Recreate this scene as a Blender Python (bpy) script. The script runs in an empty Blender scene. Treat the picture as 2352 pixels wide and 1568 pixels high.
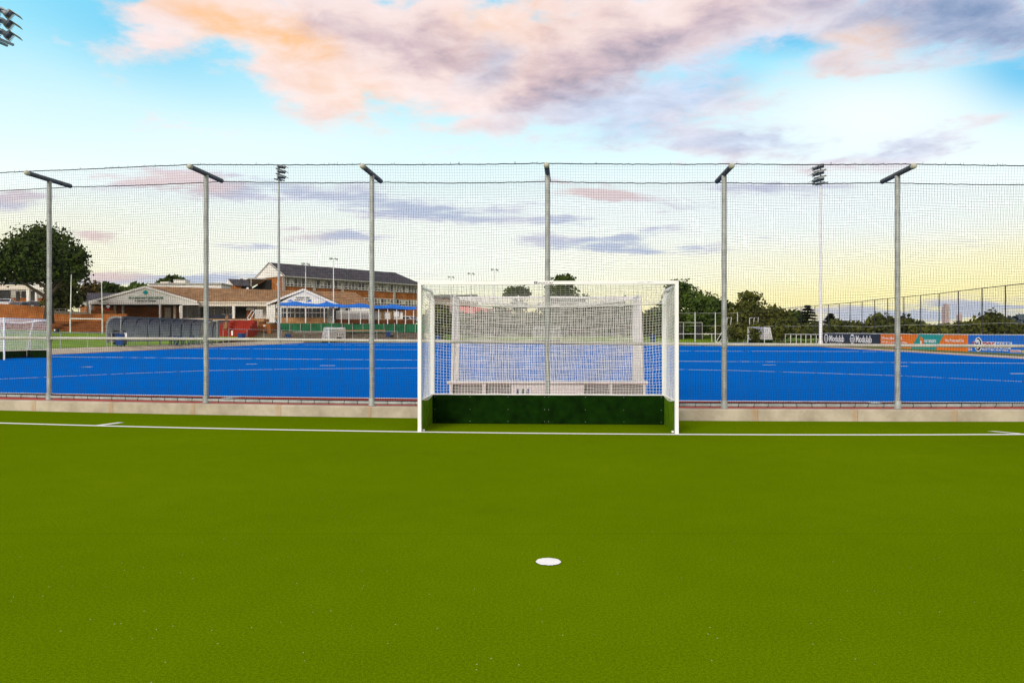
import bpy, bmesh, math, random
from mathutils import Vector, Matrix
rnd = random.Random(7)
SC = bpy.context.scene
COL = SC.collection
PI = math.pi
F = 1757.0          # focal length for a 2352 px wide frame
CX, HY, EYE = 1176.0, 775.0, 1.375
V = Vector

def at(px, py, y):            # world point at distance y
    return V(((px-CX)/F*y, y, EYE+(HY-py)/F*y))
def wx(px, y): return (px-CX)/F*y
def wz(py, y): return EYE+(HY-py)/F*y
def ground_at(px, py, z):
    y = F*(EYE-z)/(py-HY)
    return V(((px-CX)/F*y, y, z))
def lerp(a, b, t): return a+(b-a)*t
def interp(tab, x):
    if x <= tab[0][0]: return tab[0][1]
    for (a, fa), (b, fb) in zip(tab, tab[1:]):
        if x <= b: return lerp(fa, fb, (x-a)/(b-a))
    return tab[-1][1]
def sstep(a, b, x):
    t = max(0, min(1, (x-a)/(b-a))); return t*t*(3-2*t)

# ------------------------------------------------------------------ materials
def nt_new(name):
    m = bpy.data.materials.new(name); m.use_nodes = True
    return m, m.node_tree, m.node_tree.nodes['Principled BSDF']
def mat(name, col, rough=.7, var=.18, scale=3.0, bump=0.0, bscale=60, metal=0.0, spec=.3, stretch=(1, 1, 1), col2=None, detail=5):
    m, nt, b = nt_new(name)
    b.inputs['Roughness'].default_value = rough
    b.inputs['Metallic'].default_value = metal
    b.inputs['Specular IOR Level'].default_value = spec
    tc = nt.nodes.new('ShaderNodeTexCoord')
    mp = nt.nodes.new('ShaderNodeMapping'); mp.inputs['Scale'].default_value = stretch
    nt.links.new(tc.outputs['Object'], mp.inputs['Vector'])
    n = nt.nodes.new('ShaderNodeTexNoise'); n.inputs['Scale'].default_value = scale; n.inputs['Detail'].default_value = detail
    nt.links.new(mp.outputs[0], n.inputs['Vector'])
    r = nt.nodes.new('ShaderNodeValToRGB')
    c2 = col2 if col2 else tuple(min(1, c*(1+var)) for c in col)
    c1 = col if col2 else tuple(c*(1-var) for c in col)
    r.color_ramp.elements[0].position = .3; r.color_ramp.elements[1].position = .7
    r.color_ramp.elements[0].color = (*c1, 1); r.color_ramp.elements[1].color = (*c2, 1)
    nt.links.new(n.outputs['Fac'], r.inputs[0]); nt.links.new(r.outputs[0], b.inputs['Base Color'])
    if bump:
        n2 = nt.nodes.new('ShaderNodeTexNoise'); n2.inputs['Scale'].default_value = bscale; n2.inputs['Detail'].default_value = 3
        nt.links.new(mp.outputs[0], n2.inputs['Vector'])
        bp = nt.nodes.new('ShaderNodeBump'); bp.inputs['Strength'].default_value = bump; bp.inputs['Distance'].default_value = .02
        nt.links.new(n2.outputs['Fac'], bp.inputs['Height']); nt.links.new(bp.outputs[0], b.inputs['Normal'])
    return m
def turf_mat(name, ca, cb, speck, fine=260, big=.35):
    m, nt, b = nt_new(name); L = nt.links; N = nt.nodes.new
    b.inputs['Roughness'].default_value = 1.0; b.inputs['Specular IOR Level'].default_value = 0.0
    tc = N('ShaderNodeTexCoord')
    def noise(s, d=3, vec=None):
        n = N('ShaderNodeTexNoise'); n.inputs['Scale'].default_value = s; n.inputs['Detail'].default_value = d
        L.new(vec or tc.outputs['Object'], n.inputs['Vector']); return n
    nf = noise(fine, 2); nm = noise(70, 4); nb = noise(big, 4)
    mp = N('ShaderNodeMapping'); mp.inputs['Scale'].default_value = (1.1, 1.0, 1); L.new(tc.outputs['Object'], mp.inputs['Vector'])
    nl = noise(3.2, 6, mp.outputs[0])
    def math_(op, a, bb=0.0):
        k = N('ShaderNodeMath'); k.operation = op
        for i, q in enumerate((a, bb)):
            if isinstance(q, (int, float)): k.inputs[i].default_value = q
            else: L.new(q, k.inputs[i])
        return k.outputs[0]
    f = math_('ADD', math_('MULTIPLY', nf.outputs['Fac'], 1.0), math_('MULTIPLY', nm.outputs['Fac'], .50))
    f = math_('ADD', f, math_('MULTIPLY', nb.outputs['Fac'], .15))
    f = math_('ADD', f, math_('MULTIPLY', nl.outputs['Fac'], .07))
    r = N('ShaderNodeValToRGB'); r.color_ramp.elements[0].position = .62; r.color_ramp.elements[1].position = 1.28 if False else 1.0
    sy_ = N('ShaderNodeSeparateXYZ'); L.new(tc.outputs['Object'], sy_.inputs[0])
    wob = math_('ADD', sy_.outputs[1], math_('MULTIPLY', nl.outputs['Fac'], .02))
    seam = math_('LESS_THAN', math_('ABSOLUTE', math_('SUBTRACT', math_('FRACT', math_('DIVIDE', math_('ADD', wob, 0.20), 3.72)), .5)), .0011)
    seam = math_('MULTIPLY', seam, math_('MULTIPLY', nl.outputs['Fac'], .30))
    f2 = math_('SUBTRACT', math_('SUBTRACT', f, .055), seam)
    r.color_ramp.elements[0].color = (*ca, 1); r.color_ramp.elements[1].color = (*cb, 1)
    L.new(f2, r.inputs[0])
    vo = N('ShaderNodeTexVoronoi'); vo.inputs['Scale'].default_value = speck[0]; L.new(tc.outputs['Object'], vo.inputs['Vector'])
    sel = math_('GREATER_THAN', math_('FRACT', math_('MULTIPLY', vo.outputs['Position'] if False else noise(speck[0]*1.7, 0).outputs['Fac'], 1.0), 0), .0)
    near = math_('LESS_THAN', vo.outputs['Distance'], speck[1])
    sx = N('ShaderNodeSeparateColor'); L.new(vo.outputs['Color'], sx.inputs[0])
    pick = math_('GREATER_THAN', sx.outputs[0], speck[2])
    k = math_('MULTIPLY', near, pick)
    mx = N('ShaderNodeMix'); mx.data_type = 'RGBA'; mx.inputs['B'].default_value = (*speck[3], 1)
    L.new(k, mx.inputs['Factor']); L.new(r.outputs[0], mx.inputs['A']); L.new(mx.outputs['Result'], b.inputs['Base Color'])
    bp = N('ShaderNodeBump'); bp.inputs['Strength'].default_value = .35; bp.inputs['Distance'].default_value = .01
    L.new(nf.outputs['Fac'], bp.inputs['Height']); L.new(bp.outputs[0], b.inputs['Normal'])
    return m
def brick_mat(name, c1, c2, mortar, scale=1.0, rot=0, bw=.45, rh=.16, ms=.02):
    m, nt, b = nt_new(name); N = nt.nodes.new; L = nt.links
    b.inputs['Roughness'].default_value = .85; b.inputs['Specular IOR Level'].default_value = .15
    tc = N('ShaderNodeTexCoord'); sx = N('ShaderNodeSeparateXYZ'); L.new(tc.outputs['Object'], sx.inputs[0])
    ad = N('ShaderNodeMath'); ad.operation = 'ADD'; L.new(sx.outputs[0], ad.inputs[0]); L.new(sx.outputs[1], ad.inputs[1])
    cb = N('ShaderNodeCombineXYZ'); L.new(ad.outputs[0], cb.inputs[0]); L.new(sx.outputs[2], cb.inputs[1])
    t = N('ShaderNodeTexBrick'); t.inputs['Scale'].default_value = scale
    t.inputs['Color1'].default_value = (*c1, 1); t.inputs['Color2'].default_value = (*c2, 1); t.inputs['Mortar'].default_value = (*mortar, 1)
    t.inputs['Brick Width'].default_value = bw; t.inputs['Row Height'].default_value = rh; t.inputs['Mortar Size'].default_value = ms
    L.new(cb.outputs[0], t.inputs['Vector'])
    n = N('ShaderNodeTexNoise'); n.inputs['Scale'].default_value = .9; n.inputs['Detail'].default_value = 6; L.new(tc.outputs['Object'], n.inputs['Vector'])
    mr = N('ShaderNodeMapRange'); mr.inputs['From Min'].default_value = .3; mr.inputs['From Max'].default_value = .7
    mr.inputs['To Min'].default_value = .72; mr.inputs['To Max'].default_value = 1.2; L.new(n.outputs['Fac'], mr.inputs[0])
    mx = N('ShaderNodeVectorMath'); mx.operation = 'SCALE'; L.new(t.outputs['Color'], mx.inputs[0]); L.new(mr.outputs[0], mx.inputs['Scale'])
    L.new(mx.outputs[0], b.inputs['Base Color'])
    return m
def leaf_mat(name, ca, cb, scale=.5):
    m, nt, b = nt_new(name); N = nt.nodes.new; L = nt.links
    b.inputs['Roughness'].default_value = .75; b.inputs['Specular IOR Level'].default_value = .15
    tc = N('ShaderNodeTexCoord'); n = N('ShaderNodeTexNoise'); n.inputs['Scale'].default_value = scale; n.inputs['Detail'].default_value = 7
    n.inputs['Roughness'].default_value = .7
    L.new(tc.outputs['Object'], n.inputs['Vector'])
    r = N('ShaderNodeValToRGB'); r.color_ramp.elements[0].position = .34; r.color_ramp.elements[1].position = .66
    r.color_ramp.elements[0].color = (*ca, 1); r.color_ramp.elements[1].color = (*cb, 1)
    L.new(n.outputs['Fac'], r.inputs[0]); L.new(r.outputs[0], b.inputs['Base Color'])
    return m
def glass_mat(name, col=(.02, .025, .03), rough=.12):
    m, nt, b = nt_new(name); N = nt.nodes.new; L = nt.links
    b.inputs['Roughness'].default_value = rough; b.inputs['Specular IOR Level'].default_value = .5
    tc = N('ShaderNodeTexCoord'); n = N('ShaderNodeTexNoise'); n.inputs['Scale'].default_value = .7; n.inputs['Detail'].default_value = 2
    L.new(tc.outputs['Object'], n.inputs['Vector'])
    r = N('ShaderNodeValToRGB'); r.color_ramp.elements[0].position = .42; r.color_ramp.elements[1].position = .6
    r.color_ramp.elements[0].color = (*[c*.5 for c in col], 1); r.color_ramp.elements[1].color = (*[c*2 for c in col], 1)
    L.new(n.outputs['Fac'], r.inputs[0]); L.new(r.outputs[0], b.inputs['Base Color'])
    return m
def kerb_mat():
    m, nt, b = nt_new('kerb concrete'); N = nt.nodes.new; L = nt.links
    b.inputs['Roughness'].default_value = .9; b.inputs['Specular IOR Level'].default_value = .1
    tc = N('ShaderNodeTexCoord'); sx = N('ShaderNodeSeparateXYZ'); L.new(tc.outputs['Object'], sx.inputs[0])
    def M(op, a, bb=0.0):
        k = N('ShaderNodeMath'); k.operation = op
        for i, q in enumerate((a, bb)):
            if isinstance(q, (int, float)): k.inputs[i].default_value = q
            else: L.new(q, k.inputs[i])
        return k.outputs[0]
    n1 = N('ShaderNodeTexNoise'); n1.inputs['Scale'].default_value = 2.2; n1.inputs['Detail'].default_value = 8; n1.inputs['Roughness'].default_value = .65
    L.new(tc.outputs['Object'], n1.inputs['Vector'])
    r = N('ShaderNodeValToRGB'); e = r.color_ramp.elements
    e[0].position = .3; e[1].position = .62
    e[0].color = (.30, .255, .19, 1); e[1].color = (.49, .43, .335, 1)
    L.new(n1.outputs['Fac'], r.inputs[0])
    n2 = N('ShaderNodeTexNoise'); n2.inputs['Scale'].default_value = 9; n2.inputs['Detail'].default_value = 4; L.new(tc.outputs['Object'], n2.inputs['Vector'])
    # joint stains every 1.62 m
    fr = M('ABSOLUTE', M('SUBTRACT', M('FRACT', M('ADD', M('DIVIDE', sx.outputs[0], 1.62), M('MULTIPLY', n2.outputs['Fac'], .05))), .5))
    jm = N('ShaderNodeMapRange'); jm.inputs['From Min'].default_value = .045; jm.inputs['From Max'].default_value = .0
    L.new(fr, jm.inputs[0])
    st = M('MULTIPLY', jm.outputs[0], M('MULTIPLY', n2.outputs['Fac'], 1.1))
    mx = N('ShaderNodeMix'); mx.data_type = 'RGBA'; mx.inputs['B'].default_value = (.40, .24, .12, 1)
    L.new(st, mx.inputs['Factor']); L.new(r.outputs[0], mx.inputs['A'])
    line = M('LESS_THAN', M('ABSOLUTE', M('SUBTRACT', M('FRACT', M('DIVIDE', sx.outputs[0], 1.62)), .5)), .0035)
    mx2 = N('ShaderNodeMix'); mx2.data_type = 'RGBA'; mx2.inputs['B'].default_value = (.2, .15, .1, 1)
    L.new(M('MULTIPLY', line, .6), mx2.inputs['Factor']); L.new(mx.outputs['Result'], mx2.inputs['A'])
    # sparse dark pits
    vo = N('ShaderNodeTexVoronoi'); vo.inputs['Scale'].default_value = 5; L.new(tc.outputs['Object'], vo.inputs['Vector'])
    pit = M('MULTIPLY', M('LESS_THAN', vo.outputs['Distance'], .08), .35)
    mx3 = N('ShaderNodeMix'); mx3.data_type = 'RGBA'; mx3.inputs['B'].default_value = (.25, .2, .15, 1)
    L.new(pit, mx3.inputs['Factor']); L.new(mx2.outputs['Result'], mx3.inputs['A'])
    L.new(mx3.outputs['Result'], b.inputs['Base Color'])
    bp = N('ShaderNodeBump'); bp.inputs['Strength'].default_value = .3; bp.inputs['Distance'].default_value = .01
    L.new(n1.outputs['Fac'], bp.inputs['Height']); L.new(bp.outputs[0], b.inputs['Normal'])
    return m

M = dict(
    turf=turf_mat('green turf', (.056, .104, .0004), (.150, .238, .0010), (34, .10, .955, (.5, .55, .3))),
    blue=turf_mat('blue turf', (.0004, .098, .42), (.0008, .158, .60), (20, .06, .98, (.4, .5, .7)), fine=140),
    red=mat('red runoff', (.36, .018, .008), .85, .2, 4),
    paint=mat('white line paint', (.80, .80, .78), .8, .08, 30),
    kerb=kerb_mat(),
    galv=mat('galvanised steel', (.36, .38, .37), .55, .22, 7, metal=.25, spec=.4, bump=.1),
    galvdark=mat('dark steel arm', (.085, .095, .095), .6, .3, 9, metal=.2),  # darker grey than the post steel
    capmat=mat('concrete cap', (.42, .42, .36), .7, .2, 20),
    rail=mat('pale rail pipe', (.52, .51, .46), .55, .15, 4, metal=.1),
    white=mat('white powder coat', (.80, .80, .80), .38, .03, 6, spec=.4),
    whited=mat('white painted steel', (.74, .74, .72), .5, .08, 3),
    twine=mat('white twine', (.84, .84, .82), .85, .06, 10),
    netblk=mat('black green twine', (.006, .010, .009), .8, .2, 5),
    cord=mat('black cord', (.008, .009, .008), .7, .1, 5),
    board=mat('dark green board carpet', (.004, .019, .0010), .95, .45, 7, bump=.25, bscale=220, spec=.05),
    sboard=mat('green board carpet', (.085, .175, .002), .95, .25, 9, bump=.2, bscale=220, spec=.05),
    boardback=mat('grey board backing', (.30, .30, .295), .8, .2, 6),
    letter=mat('charcoal lettering', (.05, .05, .06), .6, .1, 5),
    letg=mat('green lettering', (.03, .16, .09), .6, .1, 5),
    letb=mat('blue lettering', (.01, .05, .28), .6, .1, 5),
    steelface=mat('silver print', (.45, .46, .52), .5, .1, 20),
    path=mat('beige paving', (.50, .43, .32), .9, .15, 1.2),
    lawn=leaf_mat('lawn grass', (.10, .19, .006), (.20, .32, .012), .35),
    dry=leaf_mat('verge grass', (.09, .13, .01), (.19, .25, .03), .4),
    earth=mat('earth', (.14, .11, .06), .95, .25, .3),
    brick=brick_mat('orange brick', (.37, .112, .016), (.30, .082, .012), (.38, .19, .08)),
    brickp=brick_mat('pale brick', (.40, .20, .075), (.33, .15, .05), (.42, .28, .15)),
    brickd=brick_mat('brown brick', (.17, .055, .014), (.12, .038, .010), (.24, .10, .045)),
    stone=brick_mat('grey stone', (.15, .125, .095), (.10, .085, .065), (.20, .17, .13), bw=.6, rh=.3),
    rooft=brick_mat('brown roof tile', (.31, .185, .095), (.25, .145, .072), (.17, .095, .05), bw=.5, rh=.22),
    roofg=brick_mat('grey roof tile', (.085, .080, .092), (.060, .056, .066), (.035, .033, .04), bw=.5, rh=.25),
    render=mat('white render', (.74, .72, .66), .85, .07, 1.5),
    cream=mat('cream render', (.66, .60, .50), .85, .08, 1.5),
    glass=glass_mat('dark glass'),
    pane=glass_mat('blind glass', (.22, .22, .17), .2),
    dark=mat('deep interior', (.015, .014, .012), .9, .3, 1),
    grey=mat('grey sheet', (.38, .38, .33), .6, .14, 2),
    greyd=mat('dark grey sheet', (.075, .08, .08), .6, .15, 2),
    bluep=mat('blue plastic', (.012, .055, .20), .4, .15, 4),
    bluec=mat('blue canvas', (.005, .125, .52), .7, .15, .8),
    redw=mat('red paint', (.30, .022, .008), .8, .15, 1.3),
    redc=mat('red canopy', (.62, .05, .045), .7, .12, 1),
    wood=mat('brown timber', (.23, .13, .05), .8, .25, 3, stretch=(4, 4, .5)),
    greenm=mat('green shade mesh', (.012, .11, .045), .85, .3, .9),
    bark=mat('bark', (.06, .045, .03), .95, .3, 3),
    leafd=leaf_mat('dark leaves', (.008, .018, .002), (.060, .092, .009)),  # leaf colour pairs widened to paint lit and shaded masses into the foliage
    leafo=leaf_mat('olive leaves', (.018, .028, .004), (.125, .132, .016)),
    leafg=leaf_mat('mid green leaves', (.014, .034, .004), (.088, .140, .014)),
    leafb=leaf_mat('brownish leaves', (.035, .028, .008), (.12, .085, .018)),
    leafc=leaf_mat('conifer needles', (.008, .017, .006), (.032, .052, .014)),
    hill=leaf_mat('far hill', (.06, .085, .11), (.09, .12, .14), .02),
    tower=mat('hazed concrete', (.46, .36, .36), .9, .1, .2),  # paleness of distance haze is put into this colour
    navy=mat('navy board', (.014, .020, .040), .5, .1, 1),
    orange=mat('orange board', (.80, .19, .006), .5, .05, 1),
    teal=mat('teal board', (.008, .32, .28), .5, .05, 1),
    adblue=mat('blue board', (.006, .16, .62), .5, .06, 1),
    adwhite=mat('white print', (.82, .82, .82), .5, .03, 1),
    adred=mat('red print', (.42, .01, .02), .5, .05, 1),
    yellow=mat('yellow print', (.75, .60, .04), .5, .05, 1),
    black=mat('black print', (.012, .012, .015), .5, .1, 1),
    sage=mat('lamp grey', (.30, .33, .31), .5, .25, 3, metal=.2),
    lampface=mat('lamp louvre', (.15, .17, .165), .35, .3, 6, metal=.3),
    carw=mat('white car paint', (.66, .67, .68), .25, .03, 1, spec=.6),
    carg=mat('silver car paint', (.30, .32, .34), .25, .05, 1, spec=.6, metal=.4),
    card=mat('dark car paint', (.05, .055, .06), .2, .05, 1, spec=.6),
    tyre=mat('rubber', (.02, .02, .02), .9, .1, 5),
    skin=mat('brown skin', (.22, .11, .06), .6, .1, 5),
    hair=mat('black hair', (.01, .008, .007), .7, .2, 9),
    shirt=mat('white shirt', (.72, .71, .70), .85, .05, 5),
    shorts=mat('red shorts', (.60, .02, .015), .85, .1, 5),
    tealtop=mat('teal top', (.03, .22, .30), .85, .1, 5),
    flagw=mat('bunting cloth', (.62, .70, .68), .8, .1, 3),
)

# ------------------------------------------------------------------ mesh builder
class MB:
    def __init__(s): s.v = []; s.f = []
    def add(s, vs, fs):
        n = len(s.v); s.v.extend(V(p) for p in vs); s.f.extend(tuple(i+n for i in f) for f in fs); return s
    def obox(s, o, a, b, c):          # corner + three edge vectors
        o, a, b, c = V(o), V(a), V(b), V(c)
        vs = [o, o+a, o+a+b, o+b, o+c, o+a+c, o+a+b+c, o+b+c]
        if a.cross(b).dot(c) > 0: fs = [(0, 3, 2, 1), (4, 5, 6, 7), (0, 1, 5, 4), (1, 2, 6, 5), (2, 3, 7, 6), (3, 0, 4, 7)]
        else: fs = [(0, 1, 2, 3), (7, 6, 5, 4), (4, 5, 1, 0), (5, 6, 2, 1), (6, 7, 3, 2), (7, 4, 0, 3)]
        return s.add(vs, fs)
    def box(s, x0, y0, z0, x1, y1, z1):
        return s.obox((x0, y0, z0), (x1-x0, 0, 0), (0, y1-y0, 0), (0, 0, z1-z0))
    def rect(s, px0, py0, px1, py1, y, d):   # box whose front face is seen as that rectangle at distance y
        return s.box(wx(px0, y), y, wz(py1, y), wx(px1, y), y+d, wz(py0, y))
    def bar(s, p, q, w, h=None, up=(0, 0, 1)):
        p, q = V(p), V(q); h = h or w; d = (q-p)
        u = V(up); side = d.cross(u)
        if side.length < 1e-6: side = d.cross(V((0, 1, 0)))
        side.normalize(); u2 = side.cross(d).normalized()
        return s.obox(p-side*w/2-u2*h/2, d, side*w, u2*h)
    def tube(s, pts, r, n=8, cap=True, rr=None):
        pts = [V(p) for p in pts]; rings = []
        prev = None
        for i, p in enumerate(pts):
            t = (pts[min(i+1, len(pts)-1)]-pts[max(i-1, 0)]).normalized()
            if prev is None:
                a = t.cross(V((0, 0, 1)))
                if a.length < .1: a = t.cross(V((0, 1, 0)))
            else:
                a = prev - t*prev.dot(t)
            a.normalize(); prev = a; b = t.cross(a)
            ri = rr[i] if rr else r
            rings.append([p+(a*math.cos(2*PI*k/n)+b*math.sin(2*PI*k/n))*ri for k in range(n)])
        base = len(s.v)
        for ring in rings: s.v.extend(ring)
        for i in range(len(pts)-1):
            for k in range(n):
                k2 = (k+1) % n
                s.f.append((base+i*n+k, base+i*n+k2, base+(i+1)*n+k2, base+(i+1)*n+k))
        if cap:
            s.f.append(tuple(base+k for k in range(n))[::-1]); e = base+(len(pts)-1)*n
            s.f.append(tuple(e+k for k in range(n)))
        return s
    def prism(s, poly, ext):
        n = len(poly); poly = [V(p) for p in poly]; ext = V(ext)
        nrm = V((0, 0, 0))
        for i in range(n): nrm += (poly[i]-poly[0]).cross(poly[(i+1) % n]-poly[0])
        if nrm.dot(ext) > 0: poly = poly[::-1]
        vs = poly+[p+ext for p in poly]
        fs = [tuple(range(n)), tuple(range(2*n-1, n-1, -1))]
        for i in range(n):
            j = (i+1) % n; fs.append((j, i, n+i, n+j))
        return s.add(vs, fs)
    def ball(s, c, rx, ry=None, rz=None, seg=10, ring=6):
        ry = ry or rx; rz = rz or rx; c = V(c); vs = [c+V((0, 0, rz))]; fs = []
        for i in range(1, ring):
            th = PI*i/ring
            for k in range(seg):
                ph = 2*PI*k/seg; vs.append(c+V((rx*math.sin(th)*math.cos(ph), ry*math.sin(th)*math.sin(ph), rz*math.cos(th))))
        vs.append(c-V((0, 0, rz)))
        for k in range(seg):
            fs.append((0, 1+k, 1+(k+1) % seg)); e = 1+(ring-2)*seg
            fs.append((len(vs)-1, e+(k+1) % seg, e+k))
        for i in range(ring-2):
            for k in range(seg):
                a = 1+i*seg+k; b = 1+i*seg+(k+1) % seg; fs.append((a, a+seg, b+seg, b))
        return s.add(vs, fs)
    def build(s, name, m, parent=None, smooth=False, local=False):
        me = bpy.data.meshes.new(name)
        vs = s.v
        if parent is not None and not local:
            off = WORLD[parent.name]; vs = [p-off for p in vs]
        me.from_pydata(vs, [], s.f); me.materials.append(m)
        if smooth:
            me.polygons.foreach_set('use_smooth', [True]*len(me.polygons)); me.set_sharp_from_angle(angle=math.radians(42))
        me.update()
        o = bpy.data.objects.new(name, me); COL.objects.link(o)
        WORLD[o.name] = WORLD[parent.name] if (parent is not None) else V((0, 0, 0))
        if parent is not None: o.parent = parent
        return o
WORLD = {}
def thing(name, label, cat, loc, rotz=0, group=None):
    o = bpy.data.objects.new(name, None); COL.objects.link(o); o.empty_display_size = .2
    o.location = loc; o.rotation_euler = (0, 0, rotz); WORLD[o.name] = V(loc)
    o['label'] = label; o['category'] = cat
    if group: o['group'] = group
    return o
def tag(o, label, cat, group=None):
    o['label'] = label; o['category'] = cat
    if group: o['group'] = group
    return o
def struct(name, mb, m, kind='structure'):
    o = mb.build(name, m); o['kind'] = kind; return o
def solo(name, mb, m, label, cat, group=None, smooth=False):
    c = V((0, 0, 0))
    lo = V((min(p.x for p in mb.v), min(p.y for p in mb.v), min(p.z for p in mb.v)))
    hi = V((max(p.x for p in mb.v), max(p.y for p in mb.v), max(p.z for p in mb.v)))
    base = V(((lo.x+hi.x)/2, (lo.y+hi.y)/2, lo.z))
    mb.v = [p-base for p in mb.v]
    o = mb.build(name, m, smooth=smooth); o.location = base; WORLD[o.name] = base
    return tag(o, label, cat, group)
def copy_tree(o, parent=None):
    c = o.copy(); COL.objects.link(c); WORLD[c.name] = WORLD.get(o.name, V((0, 0, 0)))
    if parent is not None: c.parent = parent
    for ch in list(o.children): copy_tree(ch, c)
    return c
def text_part(txt, o, xdir, up, width, height, m, parent, ext=.01, name='lettering', local=False, shear=0, bold=0):
    cu = bpy.data.curves.new(name, 'FONT'); cu.body = txt; cu.extrude = .02; cu.resolution_u = 2; cu.shear = shear
    if bold: cu.offset = bold
    ob = bpy.data.objects.new('tmp_text', cu)
    me0 = bpy.data.meshes.new_from_object(ob)
    vs = [v.co.copy() for v in me0.vertices]; fs = [tuple(p.vertices) for p in me0.polygons]
    bpy.data.objects.remove(ob); bpy.data.meshes.remove(me0); bpy.data.curves.remove(cu)
    x0 = min(v.x for v in vs); x1 = max(v.x for v in vs); y0 = min(v.y for v in vs); y1 = max(v.y for v in vs)
    xd, ud = V(xdir).normalized(), V(up).normalized(); nd = xd.cross(ud)
    mb = MB()
    for v in vs:
        mb.v.append(V(o)+xd*((v.x-x0)/(x1-x0)*width)+ud*((v.y-y0)/(y1-y0)*height)+nd*(v.z/.02*ext))
    mb.f = fs
    return mb.build(name, m, parent, local=local)
def net(fn, nu, nv, r, su=1, sv=1, mb=None, n=3):
    """square mesh net: nu strands along v, nv strands along u"""
    mb = mb or MB()
    for i in range(nu+1):
        mb.tube([fn(i/nu, j/nv) for j in sorted(set(list(range(0, nv+1, sv))+[nv]))], r, n, cap=False)
    for j in range(nv+1):
        mb.tube([fn(i/nu, j/nv) for i in sorted(set(list(range(0, nu+1, su))+[nu]))], r, n, cap=False)
    return mb

# ------------------------------------------------------------------ camera, light, sky
cam = bpy.data.cameras.new('camera'); camo = bpy.data.objects.new('camera', cam); COL.objects.link(camo)
camo.location = (0, 0, EYE); camo.rotation_euler = (PI/2, 0, 0)
cam.sensor_width = 36; cam.lens = F/2352*36; cam.shift_y = -9/2352; cam.clip_end = 6000; cam.clip_start = .05
SC.camera = camo
SUN_EL, SUN_AZ = math.radians(24), math.radians(205)     # azimuth from +Y, clockwise: behind the camera, to the left
sun = bpy.data.lights.new('sun', 'SUN'); sun.energy = 2.8; sun.angle = math.radians(22); sun.color = (1, .92, .82)
so = bpy.data.objects.new('sun', sun); COL.objects.link(so)
sd = V((math.sin(SUN_AZ)*math.cos(SUN_EL), math.cos(SUN_AZ)*math.cos(SUN_EL), math.sin(SUN_EL)))
so.rotation_euler = sd.to_track_quat('Z', 'Y').to_euler(); so.location = (0, -20, 30)
SC.view_settings.view_transform = 'Standard'; SC.view_settings.look = 'None'; SC.view_settings.exposure = 0.0; SC.view_settings.gamma = 1

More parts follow.
